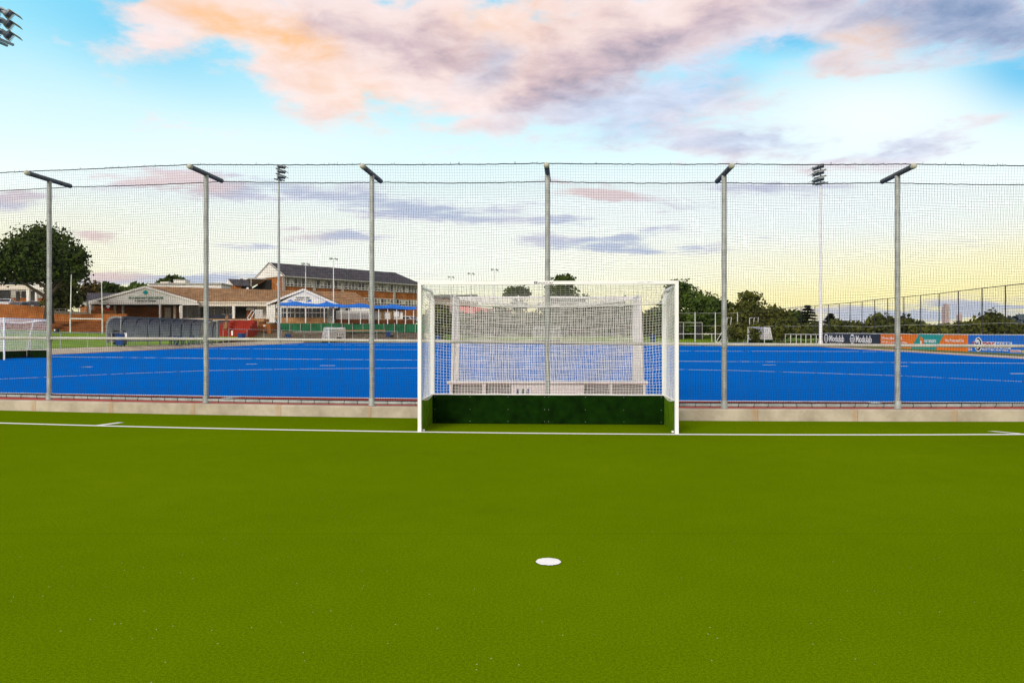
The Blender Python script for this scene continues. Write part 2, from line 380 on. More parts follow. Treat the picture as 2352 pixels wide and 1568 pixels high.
def build_sky():
    w = bpy.data.worlds.new('World'); SC.world = w; w.use_nodes = True
    nt = w.node_tree; N = nt.nodes.new; L = nt.links
    for n in list(nt.nodes): nt.nodes.remove(n)
    out = N('ShaderNodeOutputWorld'); bg = N('ShaderNodeBackground'); L.new(bg.outputs[0], out.inputs[0])
    tc = N('ShaderNodeTexCoord'); D = tc.outputs['Generated']
    def S(c):   # sRGB 0-255 -> linear
        return tuple(((q/255+.055)/1.055)**2.4 if q > 10 else q/255/12.92 for q in c)+(1,)
    def MA(op, *a, clamp=False):
        k = N('ShaderNodeMath'); k.operation = op; k.use_clamp = clamp
        for i, q in enumerate(a):
            if isinstance(q, (int, float)): k.inputs[i].default_value = q
            else: L.new(q, k.inputs[i])
        return k.outputs[0]
    def MIX(f, a, b):
        k = N('ShaderNodeMix'); k.data_type = 'RGBA'
        for nm, q in (('Factor', f), ('A', a), ('B', b)):
            if isinstance(q, (int, float)): k.inputs[nm].default_value = q
            elif isinstance(q, tuple): k.inputs[nm].default_value = q
            else: L.new(q, k.inputs[nm])
        return k.outputs['Result']
    sx = N('ShaderNodeSeparateXYZ'); L.new(D, sx.inputs[0]); X, Y, Z = sx.outputs
    yy = MA('MAXIMUM', Y, .08); u = MA('DIVIDE', X, yy); v = MA('DIVIDE', Z, yy)
    uvn = N('ShaderNodeCombineXYZ'); L.new(u, uvn.inputs[0]); L.new(v, uvn.inputs[1])
    front = MA('SMOOTH_MAX', 0.0, MA('MULTIPLY', Y, 1.0), .01)
    fm = N('ShaderNodeMapRange'); fm.inputs['From Min'].default_value = .12; fm.inputs['From Max'].default_value = .35; L.new(Y, fm.inputs[0])
    # cloud-deck coordinates: a flat layer overhead, so cloud detail shrinks and flattens towards the horizon
    zz = MA('ADD', MA('MAXIMUM', Z, 0.0), .10)
    cx = MA('DIVIDE', X, zz); cy = MA('DIVIDE', Y, zz)
    deck = N('ShaderNodeCombineXYZ'); L.new(cx, deck.inputs[0]); L.new(cy, deck.inputs[1])
    def NOISE(vec, s, d, rough=.55, dist=0.0):
        n = N('ShaderNodeTexNoise'); n.inputs['Scale'].default_value = s; n.inputs['Detail'].default_value = d
        n.inputs['Roughness'].default_value = rough; n.inputs['Distortion'].default_value = dist
        L.new(vec, n.inputs['Vector']); return n
    # warp of the direction plane, so that cloud outlines billow
    wn = NOISE(deck.outputs[0], 4.0, 6, .62)
    wv = N('ShaderNodeVectorMath'); wv.operation = 'SUBTRACT'; L.new(wn.outputs['Color'], wv.inputs[0]); wv.inputs[1].default_value = (.5, .5, .5)
    ws = N('ShaderNodeVectorMath'); ws.operation = 'MULTIPLY'; L.new(wv.outputs[0], ws.inputs[0])
    wk = MA('MULTIPLY_ADD', v, .30, .015); wkk = N('ShaderNodeCombineXYZ'); L.new(wk, wkk.inputs[0]); L.new(MA('MULTIPLY', wk, .62), wkk.inputs[1]); L.new(wkk.outputs[0], ws.inputs[1])
    wa = N('ShaderNodeVectorMath'); wa.operation = 'ADD'; L.new(uvn.outputs[0], wa.inputs[0]); L.new(ws.outputs[0], wa.inputs[1])
    P = wa.outputs[0]
    def blob(px, py, rx, ry, rot, wgt, src=P, soft=True):
        mp = N('ShaderNodeMapping'); mp.vector_type = 'TEXTURE'
        mp.inputs['Location'].default_value = ((px-CX)/F, (HY-py)/F, 0)
        mp.inputs['Rotation'].default_value = (0, 0, math.radians(rot))
        mp.inputs['Scale'].default_value = (rx/F, ry/F, 1)
        L.new(src, mp.inputs['Vector'])
        g = N('ShaderNodeTexGradient'); g.gradient_type = 'SPHERICAL'; L.new(mp.outputs[0], g.inputs['Vector'])
        if soft:
            return MA('MULTIPLY', MA('MULTIPLY', MA('MULTIPLY', g.outputs['Fac'], g.outputs['Fac']), MA('SUBTRACT', 3.0, MA('MULTIPLY', g.outputs['Fac'], 2.0))), wgt)
        return MA('MULTIPLY', MA('SMOOTH_MIN', g.outputs['Fac'], .75, .3), wgt)
    def total(lst, src=P, soft=True):
        acc = None
        for b in lst:
            q = blob(*b, src=src, soft=soft); acc = q if acc is None else MA('ADD', acc, q)
        return acc
    cov = total(CLOUDS, soft=False); shade = total(SHADES)
    streak = total(STREAKS, soft=False); glow = total(GLOWS); blues = total(BLUES)
    big = NOISE(deck.outputs[0], 4.6, 10, .60, .35); fine = NOISE(deck.outputs[0], 15, 7, .62, .2)
    flat = N('ShaderNodeMapping'); flat.inputs['Scale'].default_value = (8, 62, 1); L.new(uvn.outputs[0], flat.inputs['Vector'])
    fl = NOISE(flat.outputs[0], 1.0, 7, .62, .5)
    fbm = MA('ADD', MA('MULTIPLY', MA('SUBTRACT', big.outputs['Fac'], .5), 2.1), MA('MULTIPLY', MA('SUBTRACT', fine.outputs['Fac'], .5), .9))
    # generic unseen cloud behind and overhead, thickened to whiten the ambient light
    up = N('ShaderNodeMapRange'); up.inputs['From Min'].default_value = .5; up.inputs['From Max'].default_value = .62; up.inputs['To Max'].default_value = .75; L.new(Z, up.inputs[0])
    behind = MA('MULTIPLY', MA('SUBTRACT', 1.0, fm.outputs[0]), .55)
    cov_all = MA('ADD', MA('MULTIPLY', cov, fm.outputs[0]), MA('MAXIMUM', up.outputs[0], behind))
    dens = N('ShaderNodeMapRange'); dens.interpolation_type = 'SMOOTHSTEP'; dens.inputs['From Min'].default_value = .14; dens.inputs['From Max'].default_value = .82
    L.new(MA('ADD', MA('SMOOTH_MIN', cov_all, .95, .3), MA('MULTIPLY', fbm, .62)), dens.inputs[0])
    sden = N('ShaderNodeMapRange'); sden.interpolation_type = 'SMOOTHSTEP'; sden.inputs['From Min'].default_value = .10; sden.inputs['From Max'].default_value = .62; sden.inputs['To Max'].default_value = .85
    L.new(MA('MULTIPLY', MA('ADD', MA('MULTIPLY', streak, .80), MA('MULTIPLY', MA('SUBTRACT', fl.outputs['Fac'], .52), MA('MULTIPLY_ADD', streak, 2.6, .55))), fm.outputs[0]), sden.inputs[0])
    # clear sky by elevation
    el = N('ShaderNodeValToRGB'); L.new(v if False else Z, el.inputs[0]); e = el.color_ramp.elements
    stops = SKY_STOPS
    e[0].position = stops[0][0]; e[0].color = S(stops[0][1]); e[1].position = stops[1][0]; e[1].color = S(stops[1][1])
    for p, c in stops[2:]:
        k = e.new(p); k.color = S(c)
    # warm wedge low on the right, where the sun went down
    warm = total(WARM, uvn.outputs[0]); clear = MIX(MA('MULTIPLY', MA('MINIMUM', warm, 1.0), fm.outputs[0]), el.outputs[0], S((255, 243, 178)))
    deep = total(DEEP, uvn.outputs[0]); clear = MIX(MA('MULTIPLY', MA('MINIMUM', deep, 1.0), fm.outputs[0]), clear, S((70, 190, 240)))
    white = total(WHITE, uvn.outputs[0]); clear = MIX(MA('MULTIPLY', MA('MINIMUM', white, 1.0), fm.outputs[0]), clear, S((246, 255, 255)))
    ns = N('ShaderNodeTexSky'); ns.sky_type = 'NISHITA'; ns.sun_disc = False; ns.sun_elevation = SUN_EL; ns.sun_rotation = SUN_AZ
    nsc = N('ShaderNodeVectorMath'); nsc.operation = 'SCALE'; nsc.inputs['Scale'].default_value = .10; L.new(ns.outputs[0], nsc.inputs[0])
    clear = MIX(.08, clear, nsc.outputs[0])
    lowb = N('ShaderNodeMapRange'); lowb.interpolation_type = 'SMOOTHSTEP'; lowb.inputs['From Min'].default_value = .05; lowb.inputs['From Max'].default_value = .30
    lowb.inputs['To Min'].default_value = 1.14; lowb.inputs['To Max'].default_value = 1.0; L.new(Z, lowb.inputs[0])
    cs_ = N('ShaderNodeVectorMath'); cs_.operation = 'SCALE'; L.new(clear, cs_.inputs[0]); L.new(lowb.outputs[0], cs_.inputs['Scale']); clear = cs_.outputs[0]
    # cloud colour: lit rims, greyer thick parts
    lump = NOISE(deck.outputs[0], 7.0, 9, .60, .4)
    th = N('ShaderNodeMapRange'); th.interpolation_type = 'SMOOTHSTEP'; th.inputs['From Min'].default_value = -.25; th.inputs['From Max'].default_value = 1.70; th.interpolation_type = 'LINEAR'
    L.new(MA('ADD', MA('MULTIPLY', shade, fm.outputs[0]), MA('ADD', MA('MULTIPLY', MA('SUBTRACT', lump.outputs['Fac'], .5), 2.1), MA('MULTIPLY', MA('SUBTRACT', big.outputs['Fac'], .5), 1.2))), th.inputs[0])
    ccol = N('ShaderNodeValToRGB'); L.new(th.outputs[0], ccol.inputs[0]); e = ccol.color_ramp.elements
    e[0].position = 0; e[0].color = S((252, 233, 230)); e[1].position = 1; e[1].color = S((160, 150, 168))
    k = e.new(.33); k.color = S((243, 220, 216)); k = e.new(.66); k.color = S((213, 189, 195))
    cc = MIX(MA('MULTIPLY', MA('MINIMUM', blues, 1.0), MA('MULTIPLY', fm.outputs[0], .75)), ccol.outputs[0], MIX(th.outputs[0], S((200, 222, 250)), S((110, 146, 190))))
    cc = MIX(MA('MINIMUM', MA('MULTIPLY', MA('MULTIPLY', glow, fm.outputs[0]), MA('SUBTRACT', MA('MULTIPLY', lump.outputs['Fac'], 3.0), .62)), .92), cc, S((255, 192, 120)))
    scol = MIX(MA('SMOOTH_MIN', MA('MULTIPLY', streak, 1.2), .9, .2), S((238, 226, 238)), S((176, 192, 224)))
    pk = total(PINKS); scol = MIX(MA('MINIMUM', MA('MULTIPLY', pk, 1.0), .7), scol, S((243, 208, 200)))
    sky = MIX(sden.outputs[0], clear, scol)
    sky = MIX(MA('MULTIPLY', dens.outputs[0], .97), sky, cc)
    L.new(sky, bg.inputs['Color']); bg.inputs['Strength'].default_value = 1.06
    w.cycles.sampling_method = 'MANUAL'; w.cycles.sample_map_resolution = 512

# px, py, radius x, radius y, turn, weight   (directions given as they lie ahead of the pitch, 2352 wide)
CLOUDS = [(325, 100, 150, 95, 10, .85), (500, 10, 330, 110, -6, .8), (700, 85, 400, 150, -8, 1.1), (960, 100, 360, 170, -6, 1.1),
          (735, 225, 210, 105, -25, .95), (980, 205, 260, 95, -8, .7), (1250, 30, 460, 120, 4, .9), (1270, 170, 290, 130, 18, 1.05), (1480, 105, 370, 125, 20, 1.1),
          (1680, 45, 300, 130, 12, .9), (1930, 25, 420, 90, 0, .95), (2240, 55, 380, 110, -6, 1.2), (1960, 105, 190, 80, 14, .8), (2060, 150, 300, 50, 4, .55),
          (1350, 270, 460, 90, 6, .66), (1600, 215, 360, 70, 12, .66), (1720, 300, 300, 80, 4, .64), (1640, 350, 400, 56, -4, .64), (2000, 368, 260, 50, 4, .55), (2140, 325, 210, 50, 22, .58),
          (2290, 275, 170, 32, 14, .42), (2030, 262, 110, 22, 0, .34), (420, 300, 230, 26, -12, .46), (120, 85, 100, 22, -32, .40)]
SHADES = [(900, 95, 420, 110, -6, .95), (1060, 150, 200, 80, 0, .5), (1320, 165, 290, 130, 20, .95), (1500, 110, 330, 100, 22, .85), (1660, 55, 280, 80, 16, .5),
          (1960, 10, 460, 90, 0, .8), (2270, 70, 360, 110, -6, 1.25), (1680, 345, 340, 50, -4, .35), (2020, 160, 260, 55, 0, .55), (1330, 50, 260, 70, 10, .4), (1250, 225, 240, 60, 6, .5)]
GLOWS = [(625, 82, 240, 80, -16, .72), (690, 100, 120, 50, -20, .3), (450, 15, 260, 80, -10, .35), (1140, 90, 220, 160, 0, .15), (1190, 40, 300, 80, 0, .15), (2000, 85, 190, 60, 15, .35), (1840, 185, 260, 50, 8, .25), (780, 210, 260, 90, -20, .3)]
BLUES = [(1750, 150, 420, 150, 0, .5), (2250, 100, 300, 120, 0, .6), (1540, 215, 460, 110, 18, 1.1), (1250, 260, 300, 70, 10, .5), (1120, 150, 110, 90, 30, .7), (2150, 40, 560, 170, -2, .9), (1850, 310, 420, 130, 4, .9), (1500, 330, 420, 80, 0, .7), (2150, 330, 340, 90, 10, .7)]
STREAKS = [(450, 420, 300, 30, 2, .8), (640, 442, 380, 36, -2, .9), (1010, 487, 330, 34, -4, 1.1), (760, 540, 190, 24, 0, 1.0), (590, 566, 130, 14, -2, .8), (1440, 563, 330, 28, -3, 1.25),
           (1400, 445, 220, 32, -10, .9), (1310, 511, 100, 18, 0, .8), (40, 458, 130, 42, 0, 1.0), (230, 545, 100, 30, -6, .7), (270, 405, 180, 26, 4, .8), (1700, 430, 140, 26, 0, .7), (1880, 440, 180, 26, 0, .7),
           (330, 640, 480, 28, 0, 1.1), (800, 632, 330, 16, 0, .5), (2150, 718, 480, 44, 2, 1.35), (1470, 535, 150, 16, 4, .8), (1240, 470, 110, 14, 0, .6), (1600, 470, 130, 14, 4, .6), (1750, 540, 50, 10, 0, .7), (2230, 560, 130, 18, 0, .4)]
PINKS = [(430, 425, 200, 40, 0, .9), (270, 405, 190, 36, 0, .8), (1400, 445, 230, 40, -8, .8), (220, 545, 120, 40, 0, .9), (250, 628, 160, 30, 0, 1.0), (690, 540, 100, 28, 0, .5), (40, 450, 140, 36, 0, .5), (1290, 440, 80, 24, 0, .7)]
SKY_STOPS = [(0.0, (255, 244, 192)), (1.0, (120, 185, 235)), (.055, (255, 247, 198)), (.105, (255, 251, 219)), (.17, (244, 255, 254)), (.26, (214, 249, 255)), (.335, (160, 233, 255)), (.42, (105, 212, 252)), (.7, (110, 190, 240))]
WARM = [(2150, 700, 760, 100, 0, .85), (2400, 640, 560, 150, 0, .5), (1500, 700, 1000, 70, 0, .6)]
DEEP = [(300, 70, 420, 170, -20, .35), (1110, 160, 160, 110, 30, .9), (1560, 240, 260, 70, 20, .9), (2350, 170, 260, 150, 0, .8), (1830, 60, 320, 100, 0, .95)]
WHITE = [(2000, 270, 460, 180, 0, 1.0), (1850, 480, 1000, 140, 0, .9), (900, 600, 1200, 170, 0, .7), (600, 330, 560, 90, 0, .35)]
build_sky()

# ------------------------------------------------------------------ setting
def zb(y): return .05+.0065*(y-16)
def lawn_z(x, y): return zb(y)+.27+.032*max(0, -32.5-x)+.4*sstep(75, 104, y)
def quad3(x, pts):            # quadratic through three points, straight outside them
    (x0, y0), (x1, y1), (x2, y2) = pts
    s1 = (y1-y0)/(x1-x0); s2 = (y2-y1)/(x2-x1); c = (s2-s1)/(x2-x0)
    f = lambda t: y0+s1*(t-x0)+c*(t-x0)*(t-x1)
    df = lambda t: s1+c*(2*t-x0-x1)
    if x < x0: return y0+df(x0)*(x-x0)
    if x > x2: return y2+df(x2)*(x-x2)
    return f(x)
def kerb_y(x): return quad3(x, [(-9.68, 14.47), (-1.62, 13.07), (8.39, 12.53)])
def back_y(x): return quad3(x, [(-12.08, 18.05), (-2.05, 16.5), (10.4, 15.6)])
def goal_y(x): return quad3(x, [(-8.23, 12.30), (-.5, 11.05), (7.27, 10.86)])
def left_x(y): return -29.7+.0224*(y-44.4)
def right_x(y): return 27.7+.0838*(y-41.4) if y > 41.4 else 27.7+.05*(y-41.4)

def far_ground(x, y):
    if y < 12.9: return -.06
    a = interp([(12.9, -.10), (16, -.06), (60, .20), (107, .50), (112, .62), (126, 1.45), (140, 1.85), (3500, 1.9)], y)
    b = interp([(12.9, -.10), (16, -.06), (60, .20), (104, .5), (113, 3.4), (121, 4.1), (130, 4.6), (136, 6.0), (3500, 6.4)], y)
    return lerp(b, a, sstep(-42, -24, x))
gb = MB()
xs = [-3500, -800, -250, -120, -80, -60, -50, -42, -39, -36, -33, -30, -27, -24, -20, 0, 20, 35, 60, 120, 250, 800, 3500]
ys = [-3000, -300, -60, -20, 0, 8, 12.9, 16, 30, 60, 90, 104, 107, 110, 113, 116, 119, 126, 130, 140, 200, 500, 1200, 3500]
gb.v = [V((x, y, far_ground(x, y))) for y in ys for x in xs]
for j in range(len(ys)-1):
    for i in range(len(xs)-1):
        a = j*len(xs)+i; gb.f.append((a, a+1, a+1+len(xs), a+len(xs)))
struct('ground', gb, M['earth'])

def strip(name, xs, f0, f1, z0, z1, m, kind='structure'):
    mb = MB(); n = len(xs)
    for x in xs: mb.v.append(V((x, f0(x), z0(x, f0(x)) if callable(z0) else z0)))
    for x in xs: mb.v.append(V((x, f1(x), z1(x, f1(x)) if callable(z1) else z1)))
    mb.f = [(i, i+1, n+i+1, n+i) for i in range(n-1)]
    return struct(name, mb, m, kind)
XS = [-40, -30, -20, -16, -14, -12, -10, -8, -6, -4, -2, 0, 2, 4, 6, 8, 10, 12, 16, 22, 30, 40]
strip('green_turf', XS, lambda x: -30, lambda x: kerb_y(x)+.03, 0, 0, M['turf'])
# concrete kerb between the two pitches
kb = MB(); n = len(XS)
prof = [(0, -.05), (0, .175), (.015, .19), (.225, .19), (.225, -.15)]
for x in XS:
    for (dy, z) in prof: kb.v.append(V((x, kerb_y(x)+dy, z)))
for i in range(n-1):
    for k in range(len(prof)-1):
        a = i*5+k; kb.f.append((a, a+5, a+6, a+1))
struct('kerb', kb, M['kerb'])
# blue pitch, red surround, paving: one sloping plane, sheets a few millimetres apart
def pitch_sheet(name, grow, dz, m, front):
    mb = MB(); ysamp = [22, 30, 41.4, 60, 80, 107+grow]
    poly = [V((x, front(x), zb(front(x))+dz)) for x in [-29.9-grow, -24, -18, -12, -8, -4, 0, 4, 8, 12, 18, 25.6+grow]]
    right = [V((right_x(y)+grow, y, zb(y)+dz)) for y in ysamp]
    left = [V((left_x(y)-grow, y, zb(y)+dz)) for y in reversed([26]+ysamp[1:])]
    mb.add(poly+right+left, [tuple(range(len(poly+right+left)))])
    return struct(name, mb, m)
pitch_sheet('blue_turf', 0, 0, M['blue'], back_y)
pitch_sheet('red_runoff', .38, -.006, M['red'], lambda x: kerb_y(x)+.33)
pitch_sheet('path', 3.2, -.014, M['path'], lambda x: kerb_y(x)+.33)
pv = MB()
for y0, y1 in zip([26, 45, 60, 75, 90], [45, 60, 75, 90, 109]):
    q = [V((left_x(y)-d, y, zb(y)+dz)) for y, d, dz in ((y0, .7, .0), (y1, .7, .0), (y1, 1.5, .27), (y0, 1.5, .27))]
    pv.add(q, [(3, 0, 1, 2)]); pv.add([q[3], q[2], V((-33.6, y1, zb(y1)+.275)), V((-33.6, y0, zb(y0)+.275))], [(3, 0, 1, 2)])
struct('pavement', pv, M['path'])
# playing field beyond the left side, verge beyond the far end
lw = MB(); lx = [-140, -100, -80, -70, -60, -50, -42, -36, -33.0]; ly = [20, 35, 50, 60, 70, 80, 90, 104.6]
lw.v = [V((x if x > -33.2 else x, y, lawn_z(x, y))) for y in ly for x in lx]
for j in range(len(ly)-1):
    for i in range(len(lx)-1):
        a = j*len(lx)+i; lw.f.append((a, a+1, a+1+len(lx), a+len(lx)))
struct('lawn', lw, M['lawn'])
vg = MB(); vx = [-26, -10, 5, 20, 35, 60, 120]; vy = [108.6, 112, 126, 140, 170]
vg.v = [V((x, y, far_ground(max(x, -10), y)+.05)) for y in vy for x in vx]
for j in range(len(vy)-1):
    for i in range(len(vx)-1):
        a = j*len(vx)+i; vg.f.append((a, a+1, a+1+len(vx), a+len(vx)))
struct('verge', vg, M['lawn'])
sv = MB(); sy = [20, 40, 60, 80, 108]
sv.v = [V((right_x(y)+dx, y, zb(y)+dz)) for y in sy for dx, dz in ((3.1, .0), (7, .25), (40, .6))]
for j in range(len(sy)-1):
    for i in range(2):
        a = j*3+i; sv.f.append((a, a+1, a+4, a+3))
struct('bank', sv, M['dry'])

# painted lines
def line_green(mb, x0, x1, w=.11, dy=0.0):
    nn = max(2, int(abs(x1-x0)/1.0)+1)
    xx = [lerp(x0, x1, i/(nn-1)) for i in range(nn)]
    mb.add([V((x, goal_y(x)+dy-w/2, .004)) for x in xx]+[V((x, goal_y(x)+dy+w/2, .004)) for x in xx],
           [(i, i+1, nn+i+1, nn+i) for i in range(nn-1)])
gl = MB(); line_green(gl, -14, 12)
for px in (232, 2290):
    a = ground_at(px, 974 if px < 999 else 993, 0)
    d = V((.30 if px < 999 else .02, .33, 0)) if px < 999 else V((-.03, .33, 0))
    a = V((a.x, goal_y(a.x)+.057, .004)); s = V((.11, -.012, 0))
    if px > 999: a.x += .2; d = V((-.25, .33, 0))
    else: d = V((.14, .40, 0))
    gl.add([a, a+s, a+s+d, a+d], [(0, 1, 2, 3)])
struct('goal_line', gl, M['paint'])
def pitch_pt(px, py):
    y = 1.429/((py-HY)/F+.0065); return V(((px-CX)/F*y, y, zb(y)+.005))
wl = MB()
def wline(pts, w):
    p = [pitch_pt(*q) for q in pts]
    dense = []
    for a, b in zip(p, p[1:]):
        for t in range(6): dense.append(a.lerp(b, t/6))
    dense.append(p[-1]); nn = len(dense)
    L0 = [V((q.x, q.y-w/2, zb(q.y-w/2)+.005)) for q in dense]; L1 = [V((q.x, q.y+w/2, zb(q.y+w/2)+.005)) for q in dense]
    wl.add(L0+L1, [(i, i+1, nn+i+1, nn+i) for i in range(nn-1)])
wline([(-60, 817), (40, 818.5), (500, 823), (900, 826.5), (1560, 829.5), (2000, 832), (2400, 834.5)], .26)
wline([(330, 799.5), (900, 802.5), (1560, 806), (2120, 807.5)], .4)
wline([(620, 791.5), (1500, 794), (1900, 796)], .4)
wline([(-60, 873), (0, 870.6), (107, 866), (300, 857.5), (477, 851), (700, 847), (958, 845), (1250, 846.5), (1556, 848.5), (1676, 850.5), (1858, 856), (2059, 862.6), (2352, 876.5), (2420, 880)], .13)
for a, b, y in ((185, 212, 842.5), (566, 590, 836), (735, 770, 839.5), (960, 995, 838), (1120, 1150, 837.5), (1380, 1412, 837), (1752, 1781, 837.8), (2055, 2085, 841), (2320, 2352, 858)):
    wline([(a, y), (b, y)], .2)
bl = [V((x, back_y(x)-.02, zb(back_y(x))+.005)) for x in XS if -29 < x < 26]; bu = [V((x, back_y(x)+.12, zb(back_y(x))+.005)) for x in XS if -29 < x < 26]
wl.add(bl+bu, [(i, i+1, len(bl)+i+1, len(bl)+i) for i in range(len(bl)-1)])
for px, py in ((45, 905), (525, 913), (2000, 925)):
    a = ground_at(px, py, .055); a = V((a.x, back_y(a.x)-.028, .052)); d = V((-.25 if px < 999 else .12, -.36, 0)); s = V((.2, 0, 0))
    wl.add([a, a+s, a+s+d, a+d], [(3, 2, 1, 0)])
struct('pitch_markings', wl, M['paint'])
c = ground_at(1259.5, 1290.5, 0); sp = MB(); nn = 90
sp.v = [V((c.x, c.y, .006))]+[V((c.x+math.cos(2*PI*k/nn)*(.077+rnd.uniform(-.003, .003)), c.y+math.sin(2*PI*k/nn)*(.077+rnd.uniform(-.004, .004)), .005)) for k in range(nn)]
sp.f = [(0, 1+k, 1+(k+1) % nn) for k in range(nn)]
solo('penalty_spot', sp, M['paint'], 'white round penalty spot on the green turf in front of the goal', 'spot')

# ------------------------------------------------------------------ tall ball-stop fence on the kerb
POSTS = [(-12.3, 15.55, 4.45), (-8.82, 14.58, 4.38), (-5.53, 13.83, 4.33), (-2.43, 13.27, 4.21), (.605, 13.02, 4.17), (3.55, 12.80, 4.11), (6.41, 12.72, 4.09), (9.35, 12.80, 4.08)]
fence = thing('ball_stop_fence', 'tall net fence of grey steel posts with T arms standing on the concrete kerb', 'fence', (.605, 13.02, .19))
AD = V((.075, 1, 0)).normalized()
for k, (x, y, z) in enumerate(POSTS):
    if not 0 < k < 7: continue
    mb = MB(); mb.tube([(x, y, .19), (x, y, 1.3), (x, y, z-.03)], .043, 16)
    mb.tube([(x, y, .195), (x, y, .325)], .058, 16)
    mb.tube([(x, y, wz(interp([(112, 776.5), (473, 778.5), (854, 782), (1257, 787), (1665, 791), (2063, 793.5)], CX+x/y*F), y)-.05), (x, y, wz(interp([(112, 776.5), (473, 778.5), (854, 782), (1257, 787), (1665, 791), (2063, 793.5)], CX+x/y*F), y)+.05)], .053, 16)
    po = mb.build('post', M['galv'], fence, smooth=True)
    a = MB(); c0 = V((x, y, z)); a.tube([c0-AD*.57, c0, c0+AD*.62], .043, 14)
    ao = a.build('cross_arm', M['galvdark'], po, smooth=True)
    e = MB(); e.tube([c0-AD*.575, c0-AD*.60, c0-AD*.635, c0-AD*.65], .046, 14, rr=[.047, .047, .040, .022])
    e.build('end_cap', M['capmat'], po, smooth=True)
PX = [p[0] for p in POSTS]
def post_at(t):              # t along the posts, 0..7, smooth
    i = min(6, max(0, int(t))); f = t-i
    p0, p1, p2, p3 = (V(POSTS[min(7, max(0, i+k))]) for k in (-1, 0, 1, 2))
    return (p1*2+(p2-p0)*f+(p0*2-p1*5+p2*4-p3)*f*f+(p1*3-p0-p2*3+p3)*f**3)*.5
railtab = [(-200, 775.5), (112, 776.5), (473, 778.5), (854, 782), (1257, 787), (1665, 791), (2063, 793.5), (2600, 796)]
def rail_pt(t):
    p = post_at(t); px = CX+p.x/p.y*F
    return V((p.x, p.y, wz(interp(railtab, px), p.y)))
ST = 8
mb = MB(); mb.tube([rail_pt(k/ST) for k in range(7*ST+1)], .027, 12); mb.build('mid_rail', M['rail'], fence, smooth=True)
mb = MB(); mb.tube([V((post_at(k/ST).x, post_at(k/ST).y, .248)) for k in range(7*ST+1)], .030, 12); mb.build('bottom_rail', M['galv'], fence, smooth=True)
def sag(t, amt): f = t-math.floor(t); return -amt*4*f*(1-f)
def top_near(t): p = post_at(t); return V((p.x, p.y, p.z+.035+sag(t, .012)))-AD*.58
def top_far(t): p = post_at(t); return V((p.x, p.y, p.z-.02+sag(t, .022)))+AD*.60
def rope(fn, r, wob=.004):
    mb = MB(); pts = []
    for k in range(7*60+1):
        p = fn(k/60); pts.append(p+V((0, 0, rnd.uniform(-wob, wob))))
    mb.tube(pts, r, 5); return mb
rp = rope(top_near, .0085)
for k in range(110):                      # loose tie ends along the rope
    p = top_near(rnd.uniform(.3, 6.7)); rp.tube([p, p+V((rnd.uniform(-.02, .02), 0, rnd.uniform(.01, .045)))], .003, 3)
rp.build('top_rope', M['netblk'], fence)
rope(top_far, .0085).build('top_rope', M['netblk'], fence)
def lace():
    mb = MB(); n = 7*12; pts = []
    for k in range(n):
        p = post_at(max(0, 7*(k+rnd.uniform(-.1, .1))/n)); dx = rnd.uniform(-.012, .012)
        pts += [V((p.x+.004*j/10+dx*math.cos(2*PI*j/10), p.y+math.sin(2*PI*j/10)*.0345, .248+math.cos(2*PI*j/10)*.0345)) for j in range(11)]
    mb.tube(pts, .0042, 4); return mb
lace().build('lacing', M['netblk'], fence)
NW = 8
from mathutils import noise as mnoise
def net_fn(top, side, seed, zlow):
    def fn(u, v):
        t = u*7; a = top(t); p = post_at(t); b = V((p.x, p.y+side*.036, zlow))
        q = a.lerp(b, v)
        e = math.sin(PI*v)
        n1 = mnoise.noise(V((t*1.3+seed, v*5, seed))); n2 = mnoise.noise(V((t*5+seed, v*16, seed+9))); n3 = mnoise.noise(V((t*22, v*60+seed, 3)))
        belly = side*.05*e
        q.x += (n1*.035+n2*.014)*e+n3*.006
        q.y += belly+n1*.05*e+n2*.02*e
        q.z += (-.05*e*(4*(t % 1)*(1-t % 1))+n2*.022*e+n1*.03*e)+n3*.006
        return q
    return fn
NU = 500; NV = 92
net(net_fn(top_near, -1, 1.3, .262), NU, NV, .00122, 2, 2).build('net', M['netblk'], fence)
net(net_fn(top_far, 1, 7.7, .262), NU-13, NV-3, .00122, 2, 2).build('net', M['netblk'], fence)
mb = MB(); mb.tube([V((post_at(k/ST).x, post_at(k/ST).y-.01, .283)) for k in range(7*ST+1)], .008, 5); mb.build('bottom_rope', M['netblk'], fence)

